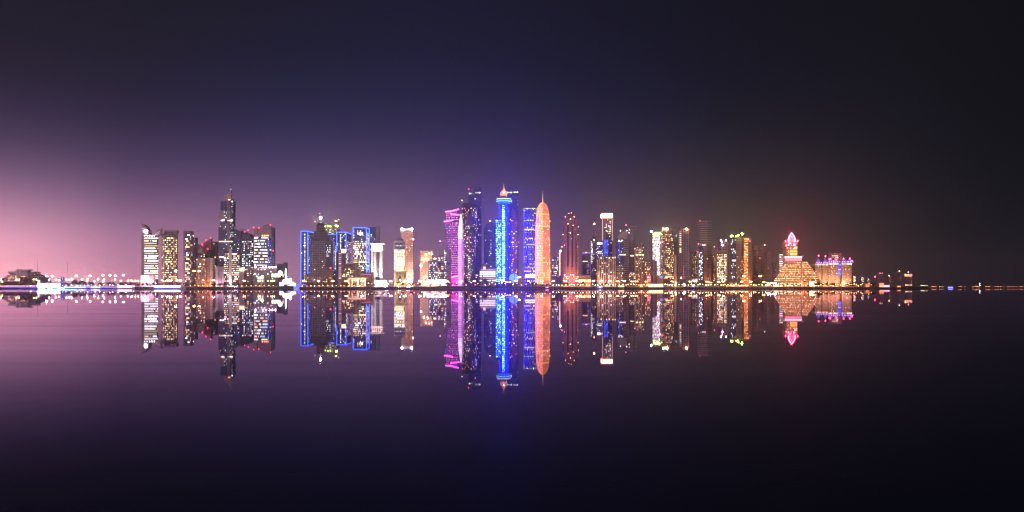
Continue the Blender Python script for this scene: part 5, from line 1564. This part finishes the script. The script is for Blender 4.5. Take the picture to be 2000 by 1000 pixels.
if HAZE > 0:
    hm = bpy.data.materials.new('night_haze')
    hm.use_nodes = True
    ht = hm.node_tree
    for n in list(ht.nodes):
        ht.nodes.remove(n)
    pv = ht.nodes.new('ShaderNodeVolumePrincipled')
    pv.inputs['Color'].default_value = (.98, .97, .98, 1)
    pv.inputs['Density'].default_value = HAZE
    pv.inputs['Anisotropy'].default_value = .92
    ho = ht.nodes.new('ShaderNodeOutputMaterial')
    ht.links.new(pv.outputs[0], ho.inputs['Volume'])
    hz = MB().box(-7800, 7800, -400, 9300, -1.5, 300).build('haze', hm)
    hz['kind'] = 'stuff'

# ------------------------------------------------------------------ naming neighbours by the building they stand before
ORD = ['first', 'second', 'third', 'fourth', 'fifth', 'sixth', 'seventh', 'eighth', 'ninth', 'tenth', 'eleventh', 'twelfth', 'thirteenth', 'fourteenth', 'fifteenth',
       'sixteenth', 'seventeenth', 'eighteenth', 'nineteenth', 'twentieth']
REFS = sorted([((bb.px0 + bb.px1) / 2, bb.ref) for bb in Bld.all if bb.ref] + [(200, 'the western tree row'), (1850, 'the far eastern coast')])


def near_ref(px):
    return min(REFS, key=lambda q: abs(q[0] - px))[1]


def label_row(objs, what):
    """objs: (px, object); writes labels such as: tall orange street lamp before the white portal, second from the west"""
    by = {}
    for px, o, w_ in sorted(objs, key=lambda q: q[0]):
        by.setdefault((near_ref(px), w_), []).append(o)
    for (ref, w_), os_ in by.items():
        for k, o in enumerate(os_):
            if len(os_) == 1:
                o['label'] = w_ + ' before ' + ref
            else:
                o['label'] = w_ + ' before ' + ref + ', ' + ORD[k] + ' from west'


# ------------------------------------------------------------------ street lamps
def lamp_proto(h, c, st, r, arms, name):
    root = thing(name, '', 'street lamp', (0, 0, 0))
    MB().tube([(0, 0, 0), (0, 0, h)], .16, 5, .1).build('pole', M_steel, root)
    if arms == 2:
        arm = MB().tube([(-1.8, 0, h - .2), (0, 0, h), (1.8, 0, h - .2)], .1, 4).build('arm', M_steel, root)
        for s_ in (-1, 1):
            MB().ball((1.9 * s_, 0, h - .35), r, 8, 5, .7).build('lamp_head', em(c, st, True), arm)
    elif arms == 1:
        MB().ball((0, 0, h + r * .6), r, 8, 5).build('lamp_head', em(c, st, True), root)
    else:
        MB().tube([(-.8, 0, h), (.8, 0, h)], .12, 4).build('arm', M_steel, root)
        MB().box(-1.6, 1.6, -.6, .6, h, h + 1.4).build('lamp_head', em(c, st, True), root)
    return root


def copy_tree(root, loc):
    r = root.copy()
    col.objects.link(r)
    r.location = loc
    for ch in root.children:
        c = ch.copy()
        col.objects.link(c)
        c.parent = r
        for g in ch.children:
            e = g.copy()
            col.objects.link(e)
            e.parent = c
    return r


PROTO = {}
ROWS = {'street_lamp': [], 'promenade_lamp': [], 'mast_light': []}
NICE = {'amber': 'orange', 'warm': 'warm white', 'pink': 'pinkish', 'white': 'white', 'yellow': 'yellow', 'cool': 'cold white', 'lime': 'green yellow', 'rose': 'red', 'violet': 'violet', 'sky': 'blue', 'orange': 'deep orange', 'green': 'green', 'magenta': 'magenta', 'red': 'red', 'cyan': 'pale blue'}


def lamp(kind, px, py, c, st, r, arms, D, group, what):
    h = round(max(Z(py, D) - G, 2.0), 1)
    key = (kind, h, c, st, r, arms)
    loc = (X(px, D), D, G)
    if key not in PROTO:
        PROTO[key] = lamp_proto(h, c, st, r, arms, kind)
        o = PROTO[key]
        o.location = loc
    else:
        o = copy_tree(PROTO[key], loc)
    o['group'] = group
    o['category'] = 'street lamp' if kind != 'mast_light' else 'light mast'
    ROWS[kind].append((px, o, what % NICE[c]))


LS = 1.8
for px, py, c, st in ((417, 547, 'warm', 75), (447, 548, 'amber', 60), (477, 548, 'amber', 70), (507, 548, 'amber', 70), (534, 548, 'amber', 80), (593, 548, 'amber', 80), (622, 548.5, 'amber', 95),
                      (650, 548.5, 'amber', 85), (676, 549, 'amber', 90), (707, 549, 'warm', 80), (763, 549, 'warm', 80), (791, 549, 'warm', 85), (820, 548.5, 'warm', 80), (873, 549, 'amber', 85), (900, 548.5, 'amber', 85),
                      (927, 549, 'amber', 90), (982, 548, 'pink', 80), (1008, 548.5, 'amber', 70), (1032, 549, 'amber', 60), (1058, 548.5, 'amber', 70), (1081, 548.5, 'amber', 90), (1104, 548.5, 'amber', 95), (1127, 548.5, 'amber', 85),
                      (1159, 548.5, 'warm', 80), (1175, 548.5, 'warm', 90), (1191, 549, 'amber', 90), (1207, 549, 'amber', 70), (1220, 549, 'warm', 90), (1235, 549.5, 'amber', 50), (1243, 549.5, 'amber', 60),
                      (1262, 549.8, 'amber', 40), (1313, 549.5, 'amber', 60), (1348, 549.8, 'amber', 50), (1358, 549.8, 'amber', 55), (1381, 549.8, 'amber', 65), (1388, 551.5, 'amber', 45), (1404, 550.5, 'amber', 90), (1413, 549.5, 'yellow', 40),
                      (1449, 550, 'amber', 70), (1466, 550, 'yellow', 80), (1492, 551, 'amber', 45), (1014, 541.5, 'warm', 70)):
    lamp('street_lamp', px, py, c, st * LS, .95, 2, 2236, 'double armed street lamps along the shore road', 'tall %s street lamp')
for px, py, c, st in ((343, 528.3, 'warm', 60), (379, 529, 'amber', 55), (389, 529, 'amber', 80), (1287, 536, 'amber', 55), (1453, 539, 'amber', 70), (1485, 539.2, 'amber', 90)):
    lamp('street_lamp', px, py, c, st * LS, 1.1, 2, 2262, 'high street lamps above the trees', 'very high %s street lamp')
for px, py, c, st in ((91, 540, 'warm', 110), (102, 540, 'white', 130), (149, 539.5, 'warm', 70), (176, 539.3, 'warm', 70), (201, 538.3, 'warm', 30), (215, 538.5, 'warm', 45), (225.5, 539, 'warm', 35), (241, 538, 'warm', 80)):
    lamp('mast_light', px, py, c, st * LS, 1.2, 0, 2275, 'light masts along the western road', '%s square headed light mast')
for px, py, c, st in ((2, 547, 'amber', 80), (4.5, 551, 'amber', 40), (32, 546.5, 'amber', 60), (37, 546.5, 'amber', 70), (66, 546.3, 'amber', 60), (71, 546.3, 'amber', 60), (96, 547, 'warm', 50), (109, 547, 'warm', 60), (115, 548, 'warm', 40), (130, 546.5, 'warm', 70), (135, 547, 'warm', 60), (140, 546, 'warm', 70),
                      (160, 546.5, 'warm', 70), (170, 549, 'warm', 60), (171, 546, 'warm', 50), (184.5, 550, 'warm', 55), (192, 546, 'warm', 80), (201.5, 550, 'warm', 60), (203.5, 546.5, 'warm', 70), (225, 546.5, 'warm', 75), (236, 549, 'lime', 30), (249.5, 549, 'amber', 60), (256, 547.7, 'amber', 60),
                      (258, 549.5, 'amber', 50), (264.5, 549, 'amber', 60), (270, 549, 'amber', 70), (316.5, 548, 'warm', 60), (326.5, 548.2, 'warm', 70), (331.5, 548.2, 'warm', 60), (335, 548, 'warm', 60), (346, 548, 'warm', 60), (351, 548.2, 'warm', 60), (354, 548.2, 'warm', 55), (397, 547.5, 'amber', 55)):
    lamp('street_lamp', px, py, c, st * LS, 1.0, 1, 2240, 'single globe street lamps of the western road', '%s globe street lamp')
r_ = random.Random(21)
px = 60.0
while px < 1705:
    if 262 < px < 372:
        px = 372
    if 540 < px < 590:
        px = 590
    if px < 262:
        c = r_.choice(['cyan', 'white', 'lime', 'sky', 'white', 'pink'])
        st, step, py = r_.choice((30, 45)), r_.uniform(6, 13), r_.uniform(556, 560)
    elif px < 700:
        c = r_.choice(['amber', 'amber', 'warm', 'orange'])
        st, step, py = r_.choice((18, 26, 36)), r_.uniform(6, 11), r_.uniform(557.4, 559)
    elif px < 1080:
        c = r_.choice(['amber', 'amber', 'warm', 'pink', 'orange'])
        st, step, py = r_.choice((18, 28, 40)), r_.uniform(5, 10), r_.uniform(552, 557.5)
    elif px < 1500:
        c = r_.choice(['warm', 'amber', 'yellow', 'yellow', 'lime', 'white', 'amber'])
        st, step, py = r_.choice((25, 40, 55)), r_.uniform(3.6, 7.5), r_.uniform(555.6, 557.6)
    else:
        c = r_.choice(['amber', 'amber', 'yellow', 'warm', 'orange'])
        st, step, py = r_.choice((20, 32, 45)), r_.uniform(2.6, 5.5), r_.uniform(553.5, 559)
    lamp('promenade_lamp', round(px, 1), round(py * 2) / 2, c, st * .8, .7, 1, 2222, 'small lamps along the waterfront walk', 'low %s walkway lamp')
    px += step
# bright market lights at the foot of the pyramid
for px, py, c, st in ((1499, 553, 'white', 60), (1502, 556, 'warm', 70), (1505, 553.5, 'white', 70), (1510, 554, 'warm', 80), (1514.5, 553, 'white', 70), (1516, 557, 'warm', 60), (1320, 553, 'amber', 90), (1319, 557, 'amber', 60),
                      (1338, 557, 'white', 130), (1336, 555, 'pink', 50), (1354, 558.2, 'violet', 60), (1307, 557.3, 'red', 40), (1312.5, 557, 'yellow', 60)):
    lamp('promenade_lamp', px, py, c, st * LS, 1.1, 1, 2226, 'small lamps along the waterfront walk', 'larger %s globe lamp')
for rows in ROWS.values():
    label_row(rows, None)

# ------------------------------------------------------------------ trees
m_leaf = plain('leaves', (.055, .065, .035), .9, .5, .6)
m_bark = plain('bark', (.10, .07, .05), .9)


def leaf_crown(mb, c, rx, rz, n, size, rg):
    for _ in range(n):
        while True:
            p = Vector((rg.uniform(-1, 1), rg.uniform(-1, 1), rg.uniform(-1, 1)))
            if .25 < p.length < 1:
                break
        q = Vector((c[0] + p.x * rx, c[1] + p.y * rx, c[2] + p.z * rz))
        a_, b_ = Vector((rg.uniform(-1, 1), rg.uniform(-1, 1), rg.uniform(-1, 1))).normalized(), Vector((rg.uniform(-1, 1), rg.uniform(-1, 1), rg.uniform(-1, 1))).normalized()
        s_ = size * rg.uniform(.6, 1.3)
        mb.add([q - a_ * s_, q + b_ * s_, q + a_ * s_, q - b_ * s_], [(0, 1, 2, 3)])


def leafy(seed, h, spread, name='leafy_tree'):
    rg = random.Random(seed)
    root = thing(name, '', 'tree', (0, 0, 0))
    tr = MB().tube([(0, 0, 0), (.1, 0, h * .3), (.15, 0, h * .55)], .028 * h, 6, .015 * h)
    cr = MB()
    for k in range(7):
        an = rg.uniform(0, 6.28)
        rr = rg.uniform(.2, .62) * spread
        z = h * rg.uniform(.42, .82)
        c = (rr * math.cos(an), rr * math.sin(an), z)
        tr.tube([(0.1, 0, h * .38), c], .011 * h, 4, .005 * h)
        leaf_crown(cr, c, spread * rg.uniform(.28, .48), h * rg.uniform(.13, .2), 46, h * .055, rg)
    tr.build('trunk', m_bark, root)
    cr.build('crown', m_leaf, root)
    return root


def palm(seed, h):
    rg = random.Random(seed)
    root = thing('palm_tree', '', 'palm', (0, 0, 0))
    MB().tube([(0, 0, 0), (.2, 0, h * .5), (.1, 0, h)], .26, 6, .17).build('trunk', m_bark, root)
    cr = MB()
    for k in range(15):
        an = 6.283 * k / 15 + rg.uniform(-.2, .2)
        L, up = h * rg.uniform(.34, .46), rg.uniform(-.3, .8)
        pts = []
        for q in range(6):
            f_ = q / 5
            pts.append(Vector((math.cos(an) * L * f_, math.sin(an) * L * f_, h + L * (up * f_ - (.5 + up * .7) * f_ * f_))))
        sd = Vector((-math.sin(an), math.cos(an), -.35))
        for q in range(5):
            w0, w1 = .34 * math.sin(math.pi * min(.95, q / 5 + .12)) + .05, .34 * math.sin(math.pi * min(.97, (q + 1) / 5 + .05)) + .03
            cr.add([pts[q] - sd * w0, pts[q], pts[q + 1], pts[q + 1] - sd * w1], [(0, 1, 2, 3)])
            sd2 = Vector((-sd.x, -sd.y, sd.z))
            cr.add([pts[q], pts[q] - sd2 * w0, pts[q + 1] - sd2 * w1, pts[q + 1]], [(0, 1, 2, 3)])
    cr.build('crown', m_leaf, root)
    return root


TP = {}
TREES = []


def tree(kind, px, ytop, D=2250, group='trees along the shore road', what=None, z=G, wide=1.0, variant=0):
    h = Z(ytop, D) - z
    key = (kind, variant)
    if key not in TP:
        TP[key] = (leafy(40 + variant, 10, 5.2) if kind == 'leafy_tree' else palm(60 + variant, 10))
        o = TP[key]
        o.location = (X(px, D), D, z)
    else:
        o = copy_tree(TP[key], (X(px, D), D, z))
    s_ = h / (10 if kind == 'leafy_tree' else 10.8)
    o.scale = (s_ * wide, s_ * wide, s_)
    o.rotation_euler = (0, 0, (px * 7.3) % 6.28)
    o['category'] = 'tree' if kind == 'leafy_tree' else 'palm'
    o['group'] = group
    if what is None:
        what = ('tall ' if h > 13 else 'low ' if h < 7.5 else '') + ('dark leafy tree' if kind == 'leafy_tree' else 'slender palm')
    TREES.append((px, o, what))


for k, (px, yt, wd) in enumerate(((8, 550, 1.3), (18, 549, 1.4), (27, 551, 1.2), (38, 550, 1.4), (44, 547, 1.1), (50, 538.5, 1.05), (57, 537.5, 1.0), (62, 544, 1.2), (69, 542, 1.2), (76, 545, 1.2), (82, 547, 1.1),
                                  (126, 550, 1.2), (133, 551, 1.2), (144.5, 546.5, 1.2), (150, 544.5, 1.1), (156, 546, 1.3), (164, 548.5, 1.1), (177, 549, 1.2), (181, 550, 1.2), (193, 551, 1.3), (199, 552, 1.2), (212, 551, 1.2), (217, 549, 1.3), (222, 550.5, 1.2),
                                  (236, 551, 1.2), (241, 550, 1.4), (247, 550, 1.3), (254, 550.5, 1.3), (262, 551.5, 1.3), (270, 552, 1.3), (280, 552, 1.3), (288, 551, 1.2), (295, 552, 1.2), (302, 550, 1.3), (308, 552, 1.2))):
    tree('leafy_tree', px, yt, 2252 + (k % 3) * 5, wide=wd, variant=k % 4)
for k, (px, yt, wd, D) in enumerate(((940, 549, 1.2, 2215), (946, 541, 1.0, 2218), (951, 548, 1.2, 2216), (958, 553.5, 1.4, 2214), (935, 554, 1.4, 2214), (1095, 547.5, 1.0, 2245), (1141, 547.5, .9, 2245), (1134, 552.5, 1.2, 2246), (1303, 550, 1.0, 2245), (1308, 549, 1.0, 2247),
                                     (1328, 550, 1.0, 2246), (1334, 551, 1.1, 2245), (1346, 554, 1.2, 2244), (1366, 549.5, 1.3, 2244), (1371, 547.5, 1.2, 2246), (1378, 550.5, 1.3, 2246), (1384, 552.5, 1.3, 2244), (1409, 553.5, 1.1, 2244), (1412, 552, 1.0, 2247), (1484, 549, 1.1, 2246), (1489, 551.5, 1.1, 2244), (1601, 550, 1.1, 2246),
                                     (1608, 551, 1.2, 2246), (1614, 550.5, 1.2, 2248), (1621, 550, 1.2, 2246), (1629, 551.5, 1.2, 2246), (1637, 552, 1.2, 2244), (1652, 551.5, 1.2, 2246), (1660, 551, 1.2, 2246), (1668, 552.5, 1.2, 2246), (1678, 553, 1.3, 2246), (1690, 552.5, 1.3, 2246), (1700, 551, 1.3, 2300), (1706, 551, 1.3, 2300))):
    tree('leafy_tree', px, yt, D, wide=wd, variant=k % 4, z=G if D > 2230 else G + 2.2)
px = 314
k = 0
while px < 1595:
    if not (540 < px < 590 or 930 < px < 965 or 1360 < px < 1390 or 1262 < px < 1298):
        yt = 551.5 + r_.uniform(-1.2, 2.6)
        if (679 < px < 860 and k % 2) or k % 7 == 3:
            tree('palm_tree', round(px, 1), yt - 2.2, 2256 + (k % 4) * 4, variant=k % 2)
        else:
            tree('leafy_tree', round(px, 1), yt, 2254 + (k % 4) * 5, wide=1.25, variant=k % 4)
    k += 1
    px += r_.uniform(5.5, 12)
label_row(TREES, None)

# ------------------------------------------------------------------ boats and lit things on the water's edge
def boat(name, label, cat, px0, px1, D, hull_mat, deck_z, cab=None, cab_mat=None, group=None):
    x0, x1 = X(px0, D), X(px1, D)
    L, cx = x1 - x0, (x0 + x1) / 2
    root = thing(name, label, cat, (cx, D, 0), group)
    sec = []
    W = min(L * .14, 4)
    for k in range(9):
        f_ = k / 8
        w_ = W * (math.sin(math.pi * min(1, .12 + f_ * .95)) ** .6 if f_ < .96 else .08) + .05
        sh = deck_z + (abs(f_ - .45) ** 2) * deck_z * 2.2
        sec.append((x0 + L * f_, w_, sh))
    vs, fs = [], []
    for x, w_, sh in sec:
        vs += [(x, D - w_, sh), (x, D - w_ * .6, -.3), (x, D + w_ * .6, -.3), (x, D + w_, sh)]
    for k in range(8):
        for i in range(4):
            j = (i + 1) % 4
            fs.append((k * 4 + i, k * 4 + j, k * 4 + 4 + j, k * 4 + 4 + i))
    fs += [(0, 1, 2, 3), (35, 34, 33, 32)]
    MB().add(vs, fs).build('hull', hull_mat, root)
    if cab:
        f0, f1, h = cab
        cb = MB().prism([(x0 + L * f0, D - W * .6), (x0 + L * f1, D - W * .6), (x0 + L * f1, D + W * .6), (x0 + L * f0, D + W * .6)], deck_z * .8, deck_z + h,
                   [(x0 + L * (f0 + .03), D - W * .55), (x0 + L * (f1 - .05), D - W * .55), (x0 + L * (f1 - .05), D + W * .55), (x0 + L * (f0 + .03), D + W * .55)]).build('cabin', cab_mat or M_white, root)
    return root, x0, x1, W


def cabin_of(root):
    return next(c for c in root.children if c.name.startswith('cabin') and not c.name.startswith('cabin_window'))


m_wood = plain('dark_hull_timber', (.06, .03, .02), .6)
D = 2170
r0, x0, x1, W = boat('dhow', 'dark wooden dhow with blue lit cabin windows before the overbright pavilion', 'boat', 548, 573, D, m_wood, 4.2, (.25, .8, 5.5), m_wood)
MB().prism([(x0 + 7, D - 4), (x1 - 7, D - 4), (x1 - 7, D + 4), (x0 + 7, D + 4)], 9.8, 10.6).build('deck_roof', m_wood, r0)
for f_, w_, c in ((.5, 3.5, 'violet'), (.62, 4.5, 'cool'), (.73, 2.6, 'violet'), (.2, 2, 'violet')):
    MB().box(x0 + (x1 - x0) * f_, x0 + (x1 - x0) * f_ + w_, D - W * .66, D - W * .62, 6.2, 8.2).build('cabin_window', em(c, 2.2), cabin_of(r0))
MB().tube([(x0 + 9, D, 4), (x0 + 9, D, 15)], .22, 5, .1).build('mast', m_wood, r0)
MB().tube([(x1 + 1, D - 2, 3.6), (x1 + 14, D - 2, 3.6)], .9, 4).build('gangway_light', em('blue', 4.5), r0)
MB().tube([(x1 + 1, D - 2, 1.4), (x1 + 14, D - 2, 1.2)], .4, 4).build('gangway_light', em('cool', 1.6), r0)
r0, x0, x1, W = boat('tour_boat', 'long white lit tour boat with a blue glowing hull below the stone tower', 'boat', 300, 363, 2196, plain('white_hull', (.6, .6, .66), .4), 2.2, (.02, .86, 5.6), M_white)
D = 2196
MB().box(x0 + 2, x0 + (x1 - x0) * .84, D - W * .66, D - W * .6, 3.4, 7.4).build('cabin_window', em('white', 4.5), cabin_of(r0))
MB().box(x0 + 1, x0 + (x1 - x0) * .8, D - W * 1.03, D - W * 1.0, 1.2, 2.0).build('hull_light', em('blue', 2.0), r0)
MB().tube([(x0 + 5, D, 7), (x0 + 5, D, 12.5)], .2, 5).build('mast', M_steel, r0)
MB().ball((x0 + 5, D - 1, 12.4), .8).build('mast_lamp', em('white', 30, True), r0)
for px0, px1, c, lab in ((229, 263, 'pink', 'violet edged white lit boat moored at the western light masts'), (151, 170, 'cool', 'short blue white lit boat below the first tree clump'), (177, 199, 'cool', 'slim curved blue lit boat between two tree clumps')):
    D = 2194
    r0, x0, x1, W = boat('tour_boat', lab, 'boat', px0, px1, D, plain('white_hull', (.6, .6, .66), .4), 1.8, (.04, .9, 4.6 if c == 'pink' else 2.2), M_white)
    MB().box(x0 + 2, x0 + (x1 - x0) * .86, D - W * .66, D - W * .6, 2.4, 6.2 if c == 'pink' else 3.6).build('cabin_window', em(c, 4.5), cabin_of(r0))
    MB().tube([(x0 + 1, D - W * .5, 6.9 if c == 'pink' else 4.3), (x1 - 3, D - W * .5, 6.9 if c == 'pink' else 4.3)], .45, 4).build('roof_light', em('violet' if c == 'pink' else 'blue', 4.5), r0)
D = 2120
r0, x0, x1, W = boat('motor_boat', 'small black motor boat with one green and one red lamp before the white portal', 'boat', 697.5, 708, D, M_dark, 2.0, (.25, .75, 3.2), M_dark)
MB().ball((X(703, D), D - 2, 6.2), .8).build('side_lamp', em('green', 14, True), r0)
MB().ball((X(707, D), D - 2, 6.0), .8).build('side_lamp', em('red', 14, True), r0)
for px0, px1, c, lab in ((1064, 1074, 'magenta', 'small magenta lit boat at the foot of the bullet tower'), (1164, 1181, 'blue', 'low blue lit boat before the stepped columned office')):
    D = 2194
    r0, x0, x1, W = boat('motor_boat', lab, 'boat', px0, px1, D, M_dark, 1.5, (.2, .8, 2.6), M_dark)
    n_ = 3
    for k in range(n_):
        f_ = .15 + .7 * k / n_
        MB().box(x0 + (x1 - x0) * f_, x0 + (x1 - x0) * (f_ + .16), D - W * .66, D - W * .6, 2.2, 4.2).build('cabin_window', em(c if k != 1 else 'cool', 4), cabin_of(r0))
r0, x0, x1, W = boat('tour_boat', 'distant blue violet lit boat on the dark eastern water', 'boat', 1850, 1862, 3600, M_dark, 2.0, (.1, .9, 3.6), M_white)
MB().box(x0 + 2, x1 - 3, 3600 - W * .66, 3600 - W * .6, 2.6, 5.0).build('cabin_window', em('violet', 5), cabin_of(r0))
MB().box(x0 + 1, x1 - 1, 3600 - W * 1.06, 3600 - W, .6, 2.2).build('hull_light', em('blue', 5), r0)
# lit cars on the road before the gatehouse
for px, lab in ((755, 'violet tinted white car lit up on the shore road east of the white tower'), (780, 'violet lit car standing before the stone gatehouse'), (797, 'pale lit car on the shore road east of the stone gatehouse'), (461, 'pink lit car on the shore road before the banded block')):
    D = SHORE + 22
    x = X(px, D)
    r0 = thing('parked_car', lab, 'car', (x, D, G))
    MB().slab([(x - 2.4, G + .35), (x - 2.4, G + 1.0), (x - 1.5, G + 1.1), (x - .8, G + 1.6), (x + .9, G + 1.6), (x + 1.5, G + 1.1), (x + 2.4, G + .95), (x + 2.4, G + .35)], D - .9, D + .9).build('body', M_white, r0)
    bd = r0.children[0]
    for s_ in (-1.4, 1.4):
        MB().slab([(x + s_ + .38 * math.cos(q * .785), G + .38 + .38 * math.sin(q * .785)) for q in range(8)], D - .95, D - .7).build('wheel', M_dark, r0)
    for s_ in (-2.3, 2.3):
        MB().ball((x + s_, D - .95, G + .9), .45).build('headlight', em('pink' if s_ < 0 else 'violet', 60, True), bd)
# glowing pavilions along the eastern walk
for px0, px1, yt, c, st, lab in ((1266, 1296, 554.2, 'yellow', 3.5, 'long yellow white glowing pavilion with rounded ends before the scaffold tower'),
                                 (1207, 1220, 557.2, 'warm', 3.0, 'low flat lit kiosk before the quarter round crowned tower'), (1250.5, 1255.5, 555, 'warm', 4, 'small round lit kiosk before the finned tower'),
                                 (1717, 1727, 552.8, 'amber', 2.6, 'slanting orange lit tent roof on the eastern shore'), (1718, 1738, 556.5, 'pink', 2.2, 'pale lit open hall below the orange tent roof'),
                                 (1690, 1699, 554.5, 'amber', 1.6, 'small amber lit hut among the eastern trees'), (1752, 1760, 558, 'amber', 2.6, 'low amber lit stall near the small crowned tower')):
    D = 2216 if px0 < 1700 else 2700
    r0 = thing('lit_pavilion', lab, 'pavilion', (X((px0 + px1) / 2, D), D, G))
    xa, xb, zt_ = X(px0, D), X(px1, D), max(Z(yt, D), G + 3)
    MB().box(xa + .6, xb - .6, D, D + 9, G, zt_ - .5).build('wall', M_beige, r0)
    sl = (zt_ - G) * .12
    MB().slab([(xa, zt_ - .5), (xa + 1.2, zt_ + sl), (xb - 1.2, zt_ + sl), (xb, zt_ - .5)], D - .8, D + 9.8).build('roof', M_white, r0)
    n_ = max(2, int((xb - xa) / 5))
    for k in range(n_):
        u0 = xa + .9 + (xb - xa - 1.8) * k / n_
        MB().box(u0, u0 + (xb - xa - 1.8) / n_ - .4, D - .25, D - .02, G + .4, zt_ - .9).build('lamp_panel', em(c, st), r0)

# far coast lights: tiny lit buildings across the eastern water
FAR = []
r2 = random.Random(5)
spots = [(1798, 1812, 555.8, 'yellow'), (1819, 1830, 558.3, 'amber'), (1834, 1844, 558.6, 'warm'), (1872, 1878, 558, 'amber'), (1883, 1886, 558, 'amber'), (1899, 1904, 559.5, 'amber'), (1905, 1909, 557.5, 'yellow'), (1907, 1914, 560, 'amber'),
         (1924, 1934, 558, 'amber'), (1942, 1951, 558, 'orange'), (1953, 1957, 558.5, 'warm'), (1959, 1961, 559, 'amber'), (1967, 1971, 558.3, 'amber'), (1973, 1975, 558.6, 'amber'), (1977, 1982, 558.3, 'amber'), (1985, 1987, 558.7, 'warm'), (1990, 1996, 558.4, 'amber'), (1996.5, 1999, 558.6, 'amber')]
for k, (p0, p1, yt, c) in enumerate(spots):
    D = 4400 if k == 0 else 5230
    z0_ = 3.5
    if k == 0:
        structure(MB().box(X(1792, D), X(1818, D), D - 6, D + 40, -.5, 3.5).build('far_jetty', m_land))
    r0 = thing('shore_building', 'tiny low %s lit building on the far eastern coast, %s from the west' % (NICE[c], ORD[k]), 'low building', (X((p0 + p1) / 2, D), D, z0_), 'lit buildings on the far coast')
    zt_ = max(Z(yt, D) - 2.5, 8)
    MB().box(X(p0, D), X(p1, D), D, D + 14, z0_, zt_ + 1.2).build('wall', M_dark, r0)
    MB().box(X(p0, D), X(p1, D), D - 1, D + 15, zt_ + 1.2, zt_ + 1.8).build('roof', M_roof, r0)
    n_ = max(1, int((p1 - p0) / 1.7))
    for q in range(n_):
        w_ = (X(p1, D) - X(p0, D)) / n_
        zz = r2.uniform(.2, .5) * (zt_ - z0_)
        MB().box(X(p0, D) + w_ * (q + .15), X(p0, D) + w_ * (q + .8), D - .5, D - .1, zt_ - min(3.2, (zt_ - z0_) * .5), zt_ - zz * .15).build('lit_window', em(c, r2.choice((1.5, 3, 5))), r0)
D = 3900
r0 = thing('buoy_light', 'slim channel marker with two green white lamps on the eastern water', 'marker', (X(1913.5, D), D, 0))
MB().tube([(X(1913.5, D), D, -.3), (X(1913.5, D), D, 18)], .6, 6, .3).build('mast', M_steel, r0)
MB().lathe(X(1913.5, D), D, [(3, -.4), (3, 1.6), (1, 2.4)], 10).build('float', M_dark, r0)
for z_, c in ((11.5, 'cool'), (18.5, 'warm')):
    MB().ball((X(1913.5, D), D - .8, z_), 1.3).build('lamp', em(c, 26), r0)
